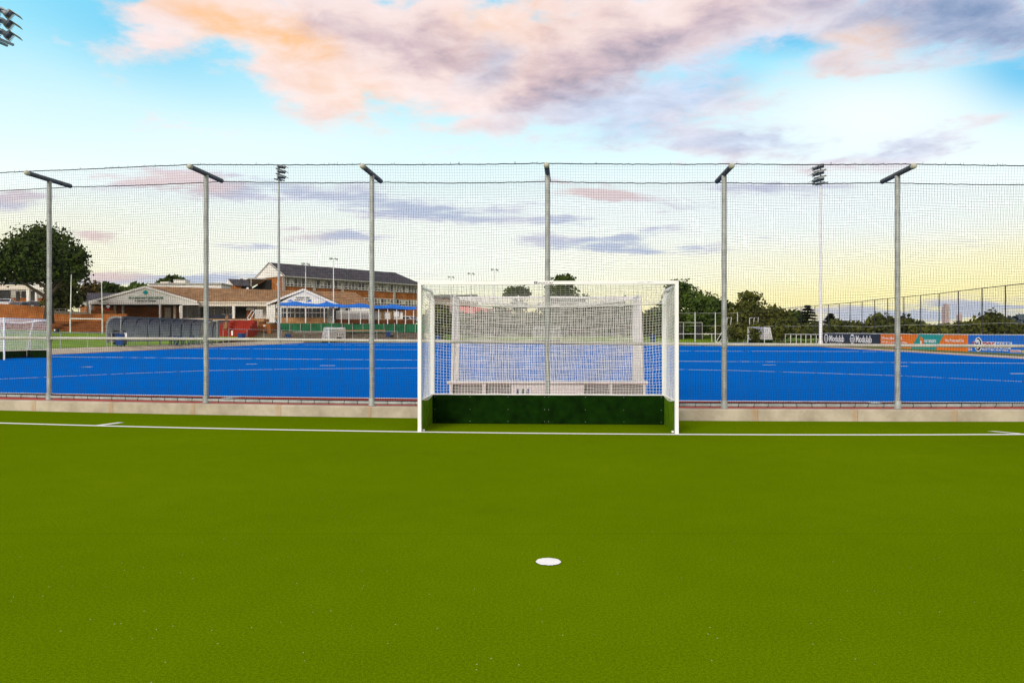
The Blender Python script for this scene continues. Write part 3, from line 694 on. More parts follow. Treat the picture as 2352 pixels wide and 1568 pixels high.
# ------------------------------------------------------------------ hockey goals
def goal_parts(root, w=1.83, h=2.14, dt=1.17, db=1.17, cell=.048, tw=.0026, style='box', sh=.46, boards=('board', 'sboard'), logo=False):
    """local frame: x along the goal line, +y to the back, z up"""
    L = dict(parent=root, local=True)
    for s in (-1, 1):
        mb = MB(); x0, x1 = (w, w+.05) if s > 0 else (-w-.05, -w)
        mb.obox((x0, 0, 0), (x1-x0, 0, 0), (0, .075, 0), (0, 0, h+.05-.0505)) if False else None
        # mitred post
        xo, xi = s*(w+.05), s*w
        mb.prism([(xo, 0, 0), (xi, 0, 0), (xi, 0, h-.001), (xo, 0, h+.049)], (0, .075, 0))
        mb.build('goal_post', M['white'], **L)
    mb = MB(); mb.prism([(-w-.0485, 0, h+.05), (-w+.0015, 0, h), (w-.0015, 0, h), (w+.0485, 0, h+.05)], (0, .075, 0))
    if style == 'box':
        for s in (-1, 1):
            for d in (.11, .05): mb.tube([(s*(w-d), -.004, h+.03), (s*(w-d), .002, h+.03)], .008, 10)
            mb.box(s*(w-.150)-.0015, -.0012, h+.001, s*(w-.150)+.0015, .01, h+.049)
    cb = mb.build('crossbar', M['white'], **L)
    if logo:
        mb = MB(); mb.box(-.185, -.0022, h+.006, -.140, .004, h+.045); lg = mb.build('logo', M['letter'], cb, local=True)
        mb = MB()
        for sgn, xa in ((-1, -.1638), (1, -.1612)):
            mb.prism([(xa, -.0034, h+.0065), (xa+sgn*.011, -.0034, h+.0065), (xa+sgn*.007, -.0034, h+.0445), (xa, -.0034, h+.0445)], (0, .003, 0))
        mb.build('logo_stripes', M['steelface'], lg, local=True)
        text_part('SPORTURF', (-.132, -.001, h+.006), (1, 0, 0), (0, 0, 1), .218, .026, M['letter'], cb, .0015, local=True)
        text_part('www.sporturf.co.za', (1.295, -.001, h+.022), (1, 0, 0), (0, 0, 1), .10, .007, M['letter'], cb, .0012, local=True)
        text_part('info@sporturf.co.za', (1.425, -.001, h+.024), (1, 0, 0), (0, 0, 1), .10, .007, M['letter'], cb, .0012, local=True)
    br = .024
    for s in (-1, 1):
        x = s*(w+.015) if style == 'box' else s*(w+.02)
        if style == 'box':
            mb = MB(); pts = [(x, .07, h-.03), (x, dt*.5, h-.035)]+[(x, dt-.12+.12*math.sin(a), h-.155+.12*math.cos(a)) for a in [PI/2*q/5 for q in range(6)]]
            mb.tube(pts, br, 10); mb.build('top_bar', M['white'], smooth=True, **L)
            mb = MB(); mb.box(x-.030, db-.030, 0, x+.030, db+.030, h-.15); bp = mb.build('back_post', M['white'], **L)
            mb = MB(); mb.tube([(x-.032, db-.031, h-.235), (x+.032, db-.031, h-.235)], .012, 8); mb.build('bracket', M['whited'], bp, local=True)
        else:
            mb = MB(); mb.tube([(x, .06, h+.01), (x, dt-.08, h+.01), (x, dt-.015, h-.03), (x, dt+.02, h-.1), (x, lerp(dt, db, .75), sh+.03), (x, db, sh)], br+.004, 10)
            mb.build('back_post', M['whited'], smooth=True, **L)
    # boards
    if style == 'box':
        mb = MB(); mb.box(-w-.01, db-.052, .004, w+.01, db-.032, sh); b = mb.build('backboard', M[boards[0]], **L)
        for zz in (.432, .232, .042):
            for xx in (-1.80, -1.235, -.625, -.045, .02, .60, 1.205, 1.79):
                mb = MB(); mb.tube([(xx, db-.0545, zz), (xx, db-.050, zz)], .0042, 6); mb.build('screw', M['galv'], b, local=True)
        for s in (-1, 1):
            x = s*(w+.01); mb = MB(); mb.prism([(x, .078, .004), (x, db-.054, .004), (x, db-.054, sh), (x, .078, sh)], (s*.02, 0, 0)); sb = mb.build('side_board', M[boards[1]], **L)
            mb = MB(); mb.tube([(s*(w+.008), .08, sh+.008), (s*(w+.008), db-.055, sh+.008)], .010, 6); mb.build('net_rope', M['twine'], sb, local=True)
            mb = MB(); mb.box(s*(w-.004)-.03, .09, .004, s*(w-.004)+.0, .14, .03) if s > 0 else mb.box(-w+.004, .09, .004, -w+.034, .14, .03)
            mb.build('foot_bracket', M['white'], sb, local=True)
        mb = MB(); mb.tube([(lerp(-w, w, k/20), db-.045, sh+.008+rnd.uniform(-.003, .003)) for k in range(21)], .009, 6); mb.build('net_rope', M['twine'], **L)
    else:
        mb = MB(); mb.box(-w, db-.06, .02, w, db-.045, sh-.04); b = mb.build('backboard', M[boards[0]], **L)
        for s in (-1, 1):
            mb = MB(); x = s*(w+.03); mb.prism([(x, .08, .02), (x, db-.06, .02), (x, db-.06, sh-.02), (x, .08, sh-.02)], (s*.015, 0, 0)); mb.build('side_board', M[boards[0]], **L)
    # nets
    j = lambda a, b, k: mnoise.noise(V((a*9+k, b*9, k*3.1)))
    if style == 'box':
        cy = lambda u: db-.035
        cz = lambda u: h-.235-.055*4*u*(1-u)
        mb = MB(); mb.tube([(lerp(-w+.02, w-.02, k/24), db-.02, h-.235-.055*4*(k/24)*(1-k/24)) for k in range(25)], .007, 6); mb.build('cord', M['cord'], **L)
        def back(u, v):
            x = lerp(-w+.02, w-.02, u); z0 = cz(u); z1 = sh-.02
            y = db-.03+.10*math.sin(PI*v)*(.4+.6*math.sin(PI*u))+.02*j(u, v, 1)
            edge = 1-math.exp(-min(u, 1-u)*16)
            return V((x+.02*math.sin(v*7+u*3)*math.sin(PI*u)+.012*j(u*3, v*2, 5), y, lerp(z0, z1, v)-.035*math.sin(PI*v)*(1-edge)*-1+.012*j(u*2, v*3, 2)))
        net(back, int(2*w/cell), int((h-.235-sh)/cell)+3, tw, 1, 1).build('net', M['twine'], **L)
        def top(u, v):
            x = lerp(-w, w, u); y = lerp(.06, db-.02, v); z = lerp(h+.005, cz(u), v)-.085*math.sin(PI*v)*math.sin(PI*u)**.5+.008*j(u, v, 3)
            return V((x+.10*(u-.5)*math.sin(PI*v)*1.2+.010*j(u*4, v, 6), y, z))
        net(top, int(2*w/cell/1.35), 22, tw*.9, 1, 1).build('top_net', M['twine'], **L)
        for s in (-1, 1):
            def sd_(u, v, s=s):
                y = lerp(.07, db-.035, u); z1 = sh+.008; z0 = lerp(h-.04, h-.05, u) if u < .8 else h-.05-.08*(u-.8)/.2
                return V((s*(w-.002)+s*-.03*math.sin(PI*u)*math.sin(PI*min(1, v*1.05))+.004*j(u, v, 8), y, lerp(z0, z1, v)-.045*math.sin(PI*u)+.006*j(u, v, 4)*(1 if 0 < v < 1 else 0)))
            net(sd_, int(db/cell), int((h-sh)/cell), tw, 1, 1).build('side_net', M['twine'], **L)
    else:
        def back(u, v):
            x = lerp(-w-.01, w+.01, u)
            return V((x, lerp(dt, db, v)-.10*math.sin(PI*v)*math.sin(PI*u)**.6+.02*j(u, v, 1), lerp(h-.06-.12*(math.sin(PI*u)), sh, v)+.02*j(u, v, 2)))
        net(back, int(2*w/cell), int((h-sh)/cell), tw, 1, 1).build('net', M['twine'], **L)
        def top(u, v):
            return V((lerp(-w, w, u), lerp(.06, dt, v), lerp(h, h-.06-.12*math.sin(PI*u), v)-.10*math.sin(PI*v)*math.sin(PI*u)))
        net(top, int(2*w/cell), int(dt/cell*.8), tw, 1, 1).build('top_net', M['twine'], **L)
        for s in (-1, 1):
            def sd_(u, v, s=s):
                z = lerp(h-.03, .45, v); y1 = lerp(dt, db, (h-z)/(h-sh) if h > sh else 0)
                return V((s*w-s*.04*math.sin(PI*u)*math.sin(PI*v), lerp(.06, y1, u), z))
            net(sd_, int(db/cell*1.25), int((h-.45)/cell), tw, 1, 1).build('side_net', M['twine'], **L)
G = thing('hockey_goal', 'large white hockey goal with dark green backboard on the near green turf', 'goal', (.505, 11.03, 0), -.052, 'hockey goals')
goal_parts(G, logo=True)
g2y = 16.15
G2 = thing('hockey_goal', 'white hockey goal on the blue turf seen from behind through the near goal net', 'goal', (.71, g2y, zb(g2y)), PI-.02, 'hockey goals')
goal_parts(G2, dt=.95, db=1.40, cell=.040, tw=.0046, style='slant', sh=.47, boards=('boardback', 'boardback'))
L2 = dict(parent=G2, local=True)
mb = MB(); mb.tube([(-1.93, 1.42, .455), (1.93, 1.42, .455)], .034, 10); mb.build('board_rail', M['whited'], smooth=True, **L2)
for x in (-1.86, -1.22, 1.22, 1.86):
    mb = MB(); mb.box(x-.03, 1.405, 0, x+.03, 1.44, .43); mb.build('board_upright', M['whited'], **L2)
mb = MB(); mb.box(-.70, 1.446, .03, .70, 1.452, .415); sg = mb.build('sign', M['adwhite'], **L2)
for k, (x, m) in enumerate(((.60, 'letb'), (.545, 'letb'), (.50, 'letg'), (.455, 'letg'), (.41, 'letb'), (.365, 'letb'))):
    if k % 2 == 0:
        mb = MB(); mb.prism([(x, 1.4535, .13), (x-.04, 1.4535, .13), (x-.055, 1.4535, .335), (x-.015, 1.4535, .335)], (0, .002, 0)); mb.build('logo', M[m], sg, local=True)
text_part('SPORTURF', (.26, 1.4535, .12), (-1, 0, 0), (0, 0, 1), .86, .11, M['letg'], sg, .002, local=True)

# ------------------------------------------------------------------ trees and shrubs
def leaves(mb, c, rad, count, size, seed, flat=.0, squash=1.0):
    """leaf-clump faces spread through an ellipsoid, denser towards its skin"""
    r = random.Random(seed); c = V(c)
    for _ in range(count):
        d = V((r.gauss(0, 1), r.gauss(0, 1), r.gauss(0, 1))).normalized()
        k = r.random()**.38
        lump = .80+.34*mnoise.noise(V((d.x*2.1+seed, d.y*2.1, d.z*2.1+seed*.7)))+.16*mnoise.noise(V((d.x*6+seed, d.y*6, d.z*6)))
        p = c+V((d.x*rad[0], d.y*rad[1], d.z*rad[2]))*k*lump*1.22
        nrm = (d*.75+V((r.gauss(0, 1), r.gauss(0, 1), r.gauss(0, 1)+.2))*.6).normalized()
        a = nrm.cross(V((r.gauss(0, 1), r.gauss(0, 1), r.gauss(0, 1)))).normalized(); b = nrm.cross(a)
        s = size*r.uniform(.55, 1.25); t = s*r.uniform(.45, .8)
        m = p+a*s*.5
        mb.add([p-a*s, p-b*t+nrm*s*.12, p+a*s, p+b*t+nrm*s*.10], [(0, 1, 2, 3)])
def tree(name, label, y, blobs, trunk, m, size=.5, dens=1.0, bark='bark', group=None, base=None, limbs=4, cat='tree'):
    """blobs: ellipses (px, py, rx, ry) as seen at distance y; trunk: (px_top, py_top, px_base, py_base, radius)"""
    k = y/F; tx, ty, bx, by, tr = trunk
    loc = at(bx, by, y)
    if base is not None: loc.z = base
    root = thing(name, label, cat, loc, 0, group); sd = int(abs(tx)*7+abs(by))
    cr = MB(); rr = random.Random(sd)
    for i, (px, py, rx, ry) in enumerate(blobs):
        R = (rx*k, min(rx*k, max(ry*k*1.2, 2.5))*1.0, ry*k); off = rr.uniform(-.25, .25)*R[1]
        area = rx*ry*k*k
        n = int(dens*(60+area*10/size**1.7))
        leaves(cr, at(px, py, y)+V((0, off, 0)), R, min(n, 9000), size, sd+i); leaves(cr, at(px, py, y)+V((0, off, 0)), tuple(q_*.74 for q_ in R), int(min(n, 9000)*.22), size*2.1, sd+i+50)
    cr.build('crown', M[m], root)
    tk = MB(); top = at(tx, ty, y)
    mid = loc.lerp(top, .5)+V((rr.uniform(-.3, .3)*tr*2, 0, 0))
    tk.tube([loc-V((0, 0, .3)), loc.lerp(mid, .5), mid, top], tr, 9, rr=[tr*1.35, tr*1.05, tr*.85, tr*.5])
    for i in range(min(limbs, len(blobs)*2)):
        px, py, rx, ry = blobs[i % len(blobs)]
        q = at(px+rr.uniform(-.5, .5)*rx, py+rr.uniform(-.4, .4)*ry, y)+V((0, rr.uniform(-.4, .4)*rx*k, 0)); s0 = loc.lerp(top, rr.uniform(.45, .8))
        tk.tube([s0, s0.lerp(q, .5)+V((0, 0, rr.uniform(-.1, .3))), q], tr*.4, 6, rr=[tr*.5, tr*.34, tr*.1])
    tk.build('trunk', M[bark], root, smooth=True)
    return root

tree('shade_tree', 'big round dark green tree with forked trunk standing above the brick terrace', 106,
     [(95, 582, 94, 64), (40, 598, 66, 54), (158, 596, 48, 48), (100, 546, 62, 34), (10, 625, 50, 34), (174, 628, 34, 28), (120, 630, 62, 26), (186, 586, 20, 12), (60, 632, 52, 22)],
     (108, 640, 112, 738, .55), 'leafd', .25, 1.05, limbs=8)
tree('shade_tree', 'olive green tree tucked behind the right side of the big round tree', 116,
     [(150, 660, 38, 34), (128, 690, 30, 26), (172, 690, 26, 24), (148, 640, 22, 18)], (150, 690, 150, 722, .3), 'leafo', .4)
for i, (lab, blobs, m) in enumerate((
        ('brownish tree in the hedge row left of the flagpole-like goal upright', [(212, 668, 30, 24), (232, 680, 22, 22), (196, 690, 24, 20)], 'leafb'),
        ('low dark green treetop above the grey roof behind the gabled clubhouse', [(262, 664, 26, 12), (285, 668, 24, 9), (246, 662, 16, 14)], 'leafd'),
        ('yellow green treetop just left of the clubhouse gable peak', [(322, 660, 24, 8), (308, 664, 20, 7)], 'leafg'))):
    tree('background_tree', lab, 150, blobs, (blobs[0][0], 690, blobs[0][0], 712, .3), m, .5, group='trees behind the clubhouse')
tree('umbrella_tree', 'flat topped dark tree rising behind the white rooftop box', 175, [(398, 641, 22, 8), (372, 650, 16, 5), (412, 645, 14, 7)], (400, 650, 400, 690, .3), 'leafd', .5)
# row of trees beyond the far end of the blue pitch, seen through and right of the goal
FAR = [
    ('dark shrubby tree in front of the brown building seen through the near goal', 122, [(1010, 725, 34, 30), (1035, 745, 40, 22), (995, 750, 30, 20)], 'leafo', .45),
    ('olive bushy tree beneath the red canopy seen through the near goal', 124, [(1090, 738, 44, 20), (1120, 730, 34, 20), (1065, 752, 44, 18)], 'leafo', .45),
    ('round tree at the end of the red canopy', 128, [(1150, 722, 30, 24), (1165, 745, 34, 24), (1135, 752, 30, 20)], 'leafd', .45),
    ('flat crowned tree with a bare stem seen under the crossbar', 135, [(1187, 668, 33, 13), (1175, 675, 20, 9), (1205, 674, 18, 9), (1192, 702, 22, 16)], 'leafd', .42),
    ('dense dark tree beneath the flat crowned tree', 130, [(1195, 738, 36, 28), (1220, 752, 34, 24), (1180, 758, 30, 18)], 'leafo', .45),
    ('tallest dark tree behind the goal, poking above the crossbar', 132, [(1296, 645, 34, 16), (1288, 668, 40, 20), (1300, 690, 54, 26), (1270, 712, 40, 26), (1325, 715, 40, 28)], 'leafd', .45),
    ('broad black green tree right of the centre fence post', 130, [(1330, 735, 50, 34), (1290, 745, 46, 30), (1375, 725, 44, 32), (1360, 750, 50, 26)], 'leafd', .48),
    ('dark tree with a level top behind the right half of the near goal', 131, [(1405, 705, 34, 24), (1430, 720, 40, 34), (1450, 745, 44, 28), (1395, 748, 44, 26)], 'leafd', .48),
    ('dark bushy tree just inside the right goal post', 127, [(1490, 735, 28, 24), (1500, 755, 34, 20), (1470, 757, 34, 18), (1512, 725, 20, 18)], 'leafo', .45),
    ('tall leafy tree right beside the right goal post', 124, [(1548, 668, 24, 26), (1545, 700, 36, 30), (1570, 676, 26, 34), (1535, 735, 40, 30), (1555, 752, 50, 24)], 'leafg', .42),
    ('broad mid green tree left of the fifth fence post', 122, [(1600, 694, 36, 34), (1628, 704, 34, 36), (1610, 735, 54, 34), (1640, 740, 36, 32), (1585, 755, 50, 22)], 'leafg', .42),
    ('feathery reddish green tree right of the fifth fence post', 118, [(1722, 682, 28, 14), (1718, 704, 46, 20), (1700, 725, 50, 24), (1748, 726, 52, 26), (1690, 748, 50, 22), (1770, 745, 46, 24)], 'leafo', .36),
    ('dark tree filling the gap behind the fifth fence post', 128, [(1660, 722, 44, 36), (1690, 735, 44, 30), (1640, 748, 44, 24)], 'leafd', .45),
    ('olive tree between the feathery tree and the conifer', 116, [(1790, 722, 26, 20), (1800, 742, 40, 24), (1775, 758, 44, 18)], 'leafo', .4),
]
for lab, y, blobs, m, sz in FAR:
    tree('background_tree', lab, y, blobs, (blobs[0][0], blobs[0][1]+8, blobs[0][0]+3, 776, .28), m, sz*.72, 1.0, group='trees beyond the far end', base=far_ground(0, y)-.1)
# conifer with level tiers
def conifer(label, px, top, bot, hw, y):
    k = y/F; loc = at(px, bot, y); root = thing('conifer', label, 'tree', loc); cr = MB(); rr = random.Random(int(px))
    H = (bot-top)*k; nl = 11
    for i in range(nl):
        t = i/(nl-1); z = H*(1-t); R = hw*k*(.14+.86*t**.75)*rr.uniform(.85, 1.12)
        for b in range(13):
            a = 2*PI*b/13+rr.uniform(-.2, .2); rl = R*rr.uniform(.65, 1.1)
            for q in range(14):
                f = rr.uniform(.15, 1); p = loc+V((math.cos(a)*rl*f, math.sin(a)*rl*f, z-.12*H/nl*f*f*3+rr.uniform(-.12, .12)))
                s = .34*rr.uniform(.6, 1.2); d = V((math.cos(a), math.sin(a), rr.uniform(-.25, .2))); e = V((-d.y, d.x, rr.uniform(-.5, .5)))
                cr.add([p-d*s, p-e*s*.5, p+d*s, p+e*s*.5], [(0, 1, 2, 3)])
    cr.build('crown', M['leafc'], root)
    tk = MB(); tk.tube([loc-V((0, 0, .4)), loc+V((0, 0, H))], .2, 8, rr=[.26, .05]); tk.build('trunk', M['bark'], root)
conifer('dark tiered conifer standing left of the white floodlight mast', 1855, 703, 772, 40, 108)
conifer('small dark conifer just right of the white floodlight mast', 1908, 722, 774, 28, 104)
for lab, y, blobs, m, sz in (
        ('rounded dark bush in the scrub left of the sixth fence post', 92, [(2025, 742, 40, 24), (2005, 755, 44, 20), (2045, 752, 40, 22)], 'leafo', .36),
        ('dark bush in the scrub just right of the sixth fence post', 90, [(2092, 752, 46, 20), (2075, 742, 28, 20), (2115, 758, 36, 16)], 'leafo', .36),
        ('feathery tall shrub rising above the blue advertising board', 74, [(2278, 733, 28, 22), (2262, 746, 44, 24), (2298, 748, 38, 24), (2240, 757, 44, 16)], 'leafo', .30),
        ('olive bush between the distant tower and the feathery shrub', 84, [(2190, 757, 48, 14), (2215, 750, 30, 14), (2150, 762, 48, 12)], 'leafo', .34),
        ('low bush behind the navy boards beside the small conifer', 96, [(1952, 752, 46, 18), (1928, 748, 24, 16), (1975, 757, 34, 14)], 'leafo', .36)):
    tree('shrub', lab, y, blobs, (blobs[0][0], blobs[0][1], blobs[0][0], 776, .12), m, sz*.75, 1.0, group='shrubs behind the boards', cat='shrub', limbs=3, base=.9)
# continuous scrub: nobody could count it
sc = MB(); rr = random.Random(5)
for i in range(64):
    px = 1650+i*14+rr.uniform(-8, 8); y = lerp(112, 64, i/63)+rr.uniform(-2, 6)
    py = 764+rr.uniform(-7, 3); k = y/F
    leaves(sc, at(px, py, y), (22*k, 22*k, rr.uniform(12, 20)*k), 340, .30, 900+i)
struct('scrub', sc, M['leafo'], 'stuff')
hd = MB()
for i in range(86):
    px = 985+i*10; y = 138+rr.uniform(-2, 6); k = y/F
    leaves(hd, at(px, (742 if px > 1480 else 750)+rr.uniform(-8, 4), y), (22*k, 18*k, rr.uniform(20, 30)*k), 520, .5, 1900+i)
struct('thicket', hd, M['leafd'], 'stuff')
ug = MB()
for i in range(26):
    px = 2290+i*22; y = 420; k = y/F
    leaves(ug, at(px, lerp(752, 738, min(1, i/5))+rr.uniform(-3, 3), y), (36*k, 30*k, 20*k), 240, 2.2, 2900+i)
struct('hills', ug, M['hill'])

# ------------------------------------------------------------------ buildings on the left
def pr(root, name, m, *rects, d=.2, y=None, parent=None):
    o = None
    for q in rects:
        mb = MB(); mb.rect(*q[:4], q[4] if len(q) > 4 else y, q[5] if len(q) > 5 else d)
        o = mb.build(name, M[m], parent or root)
    return o
# --- clubhouse with the college gable
CY = 122.0
club = thing('clubhouse', 'long low clubhouse with brown tiled roof and a white gable lettered for the college', 'building', at(430, 731, CY))
Lw = lambda px, py, y=CY: at(px, py, y)
# main roof: ridge set back 5 m, eave in front
def roof_poly(root, name, m, e0, e1, r1, r0, ye, yr, th=.18):
    mb = MB(); q = [at(*e0, ye), at(*e1, ye), at(*r1, yr), at(*r0, yr)]
    mb.prism(q, (0, .05, -th)); return mb.build(name, M[m], root)
roof = roof_poly(club, 'roof', 'rooft', (440, 694), (860, 701), (815, 671), (333, 657), CY+1.2, CY+6)
mb = MB(); mb.prism([at(333, 657, CY+6), at(815, 671, CY+6), at(815, 690, CY+9), at(333, 685, CY+9)], (0, .05, -.18)); mb.build('roof', M['rooft'], club)
mb = MB(); mb.prism([at(333, 656.5, CY), at(203, 692, CY), at(203, 692, CY)+V((0, 6, 0)), at(333, 656.5, CY)+V((0, 6, 0))], (0, 0, -.15)); mb.prism([at(333.5, 656.5, CY), at(453, 693, CY), at(453, 693, CY)+V((0, 6, 0)), at(333.5, 656.5, CY)+V((0, 6, 0))], (0, 0, -.15)); mb.build('roof', M['rooft'], club)
gy = CY-.05
mb = MB(); mb.prism([at(222, 694.5, gy), at(452, 696.5, gy), at(333, 661.5, gy)], (0, .18, 0)); gab = mb.build('gable', M['render'], club)
mb = MB(); mb.bar(at(205, 693.5, gy-.12), at(333, 659, gy-.12), .12, .34); mb.bar(at(333, 659, gy-.12), at(453, 694, gy-.12), .12, .34); mb.build('barge_board', M['render'], club)
pr(club, 'fascia', 'render', (203, 691.5, 226, 698, gy-.25, .4), (226, 695.2, 418, 699, gy-.02, .5), (418, 695.5, 455, 700.5, gy-.02, .5), d=.5)
pr(club, 'fascia', 'cream', (455.5, 692.7, 625, 695.5, CY+.8, .4), (455.5, 695.7, 625, 703, CY+1.0, .3))
text_part('DE LA SALLE HOLY CROSS COLLEGE', at(295.5, 686.6, gy-.03), (1, 0, 0), (0, 0, 1), (374.5-295.5)*CY/F, 5.2*CY/F, M['letg'], gab, .03, bold=.02)
text_part('In Spiritu et Veritate', at(309, 693.4, gy-.03), (1, 0, 0), (0, 0, 1), (358-309)*CY/F, 4.4*CY/F, M['letter'], gab, .03, shear=.3)
mb = MB(); c0 = at(334.3, 671, gy-.05); star = []
for i in range(16):
    a = 2*PI*i/16; rr_ = (.62 if i % 4 == 0 else .38 if i % 2 == 0 else .34)
    star.append(c0+V((math.sin(a)*rr_*.8, 0, math.cos(a)*rr_)))
mb.prism(star, (0, .04, 0)); em = mb.build('emblem', M['yellow'], gab)
mb = MB(); mb.prism([c0+V((math.sin(2*PI*i/14)*.40, -.03, math.cos(2*PI*i/14)*.33-.02)) for i in range(14)], (0, .03, 0)); mb.build('shield', M['teal'], em)
mb = MB(); mb.prism([c0+V((x, -.05, z)) for x, z in ((-.14, -.12), (.14, -.12), (0, .2))], (0, .02, 0)); mb.build('shield', M['adblue'], em)
fl = CY-.2
for px, w, pt, pb in ((206.5, 4.6, 698.2, 722), (366.5, 3.0, 699.2, 731), (415.5, 5.5, 700.7, 734), (474.5, 5.2, 703.2, 734), (536, 5.2, 703.2, 731)):
    pr(club, 'column', 'render', (px-w/2, pt, px+w/2, pb, fl, .35))
for px, w, pt, pb in ((263, 3.8, 700, 731), (281.5, 4, 700, 731), (400.5, 4.5, 702, 732)):
    pr(club, 'column', 'cream', (px-w/2, pt, px+w/2, pb, CY+2.4, .3))
pr(club, 'wall', 'brick', (204, 700, 410, 733, CY+5, .3)); pr(club, 'wall', 'cream', (418, 703, 640, 735, CY+4.2, .3))
pr(club, 'wall', 'cream', (378, 706, 392, 730, CY+4.5, .2))
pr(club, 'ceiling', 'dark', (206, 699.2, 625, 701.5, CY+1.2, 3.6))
pr(club, 'floor_slab', 'cream', (203, 731.5, 640, 737, CY-.4, 6))
for a, b, t, bt in ((419, 444, 704, 730), (444.5, 470, 704, 730), (479, 507, 704, 724), (508.5, 518, 705, 722), (521, 531, 705, 722)):
    w = pr(club, 'window', 'glass', (a, t, b, bt, CY+4.1, .12)); pr(club, 'frame', 'render', (a, t, b, t+.9, CY+4.02, .1), (a, bt-.9, b, bt, CY+4.02, .1), ((a+b)/2-.4, t+1, (a+b)/2+.4, bt-1, CY+4.02, .1), parent=w)
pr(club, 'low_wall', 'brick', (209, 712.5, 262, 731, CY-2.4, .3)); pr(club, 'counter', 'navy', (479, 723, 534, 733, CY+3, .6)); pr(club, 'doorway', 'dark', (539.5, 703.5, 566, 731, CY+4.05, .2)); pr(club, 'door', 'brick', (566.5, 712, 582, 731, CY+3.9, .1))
pr(club, 'low_wall', 'brickd', (418, 731, 476, 735, CY+.4, .3), (290, 727, 368, 735, CY+2, .3), (478, 733.2, 640, 736, CY+.4, .3))
pr(club, 'sign', 'adwhite', (566, 707, 583, 712, CY+3.7, .1))
# roof spotlight
mb = MB(); p = at(569, 662.5, CY+4.6); mb.ball(p, .24, .2, .2); sl = mb.build('roof_lamp', M['adwhite'], club, smooth=True); mb = MB(); mb.tube([p, p+V((.75, 0, .16))], .1, 8); mb.tube([p, p+V((0, .1, -.5))], .04, 6); mb.build('arm', M['black'], sl)

# --- aquatic centre gable end of the same block, its own building
AY = 120.0
aq = thing('pool_building', 'white gabled pool hall with wide dark windows behind the blue awning', 'building', at(700, 741, AY))
mb = MB(); mb.prism([at(632, 700, AY), at(775, 703, AY), at(697, 667, AY)], (0, .2, 0)); ag = mb.build('gable', M['render'], aq)
mb = MB(); mb.bar(at(612, 698.5, AY-.15), at(697, 665.2, AY-.15), .25, .32); mb.bar(at(697, 665.2, AY-.15), at(782, 702.5, AY-.15), .25, .32); mb.build('barge_board', M['render'], aq)
mb = MB(); mb.prism([at(612, 697, AY), at(697, 663.7, AY), at(697, 663.7, AY)+V((0, 7, 0)), at(612, 697, AY)+V((0, 7, 0))], (0, 0, -.12)); mb.prism([at(697.2, 663.7, AY), at(783, 701, AY), at(783, 701, AY)+V((0, 7, 0)), at(697.2, 663.7, AY)+V((0, 7, 0))], (0, 0, -.12)); mb.build('roof', M['rooft'], aq)
text_part('RAYMAN RYAN', at(681, 685.8, AY-.03), (1, 0, 0), (0, 0, 1), (711-681)*AY/F, 4.2*AY/F, M['letter'], ag, .03)
text_part('AQUATIC CENTRE', at(676.5, 690.8, AY-.03), (1, 0, 0), (0, 0, 1), (715-676.5)*AY/F, 3.8*AY/F, M['letter'], ag, .03)
for px, py in ((666.5, 690.5), (710, 692), (752, 693)):
    mb = MB(); c0 = at(px, py, AY-.06); mb.prism([c0+V((x, 0, z)) for x, z in ((-.5, -.12), (.1, -.05), (.45, -.1), (.25, .1), (0, .2), (-.2, .06))], (0, .03, 0)); mb.build('fish_sign', M['adblue'], ag)
pr(aq, 'wall', 'render', (612, 698.8, 632, 741, AY+.1, .3), (632.2, 700, 776, 707.5, AY+.3, .3)); pr(aq, 'lower_wall', 'brickp', (632.2, 729.5, 757, 746, AY+.3, .3))
for i, (a, b) in enumerate(((644, 657), (658, 676), (677, 700), (701, 716), (717, 735), (736, 752))):
    for t, bt in ((707.8, 717.2), (719, 729)):
        w = pr(aq, 'window', 'glass', (a, t, b, bt, AY+.35, .1))
        pr(aq, 'frame', 'whited', (a, t, a+.8, bt, AY+.26, .1), ((a+b)/2-.3, t, (a+b)/2+.3, bt, AY+.26, .1), parent=w)
pr(aq, 'mullion', 'whited', (632.5, 717.4, 753, 718.8, AY+.24, .2)); pr(aq, 'wall', 'grey', (752.5, 707.7, 756, 741, AY+.2, .3))
for px in (758.5, 763):
    mb = MB(); mb.tube([at(px, 704, AY-.3), at(px, 742, AY-.3)], .13, 10); mb.build('downpipe', M['grey'], aq, smooth=True)
# --- changing rooms right of it
chb = thing('changing_rooms', 'plain white block with two high dark window slots under the awning', 'building', at(812, 738, 121))
pr(chb, 'wall', 'render', (768.5, 702, 850, 733, 121, .3)); pr(chb, 'plinth', 'brickd', (768.5, 733.2, 850, 742, 120.9, .4))
for a, b in ((770, 780), (793, 804)): pr(chb, 'window', 'glass', (a, 707.5, b, 713, 120.92, .1))
pr(chb, 'doorway', 'dark', (767, 713.5, 771, 733, 120.93, .1)); pr(chb, 'roof', 'rooft', (766, 700, 858, 701.8, 120.5, 3))
kio = thing('kiosk', 'pale open kiosk with brown timber posts beneath the far end of the awning', 'building', at(890, 738, 123))
pr(kio, 'wall', 'render', (851, 716, 925, 733, 123.5, .2)); pr(kio, 'plinth', 'brickd', (851, 733.3, 955, 744, 123.3, .4))
for px in (878, 899): pr(kio, 'post', 'wood', (px-2.5, 712, px+2.5, 732, 123.1, .25))
pr(kio, 'shutter', 'whited', (905, 714, 916, 728, 123.2, .2)); pr(kio, 'roof', 'dark', (851, 709, 930, 712, 122.7, 3))
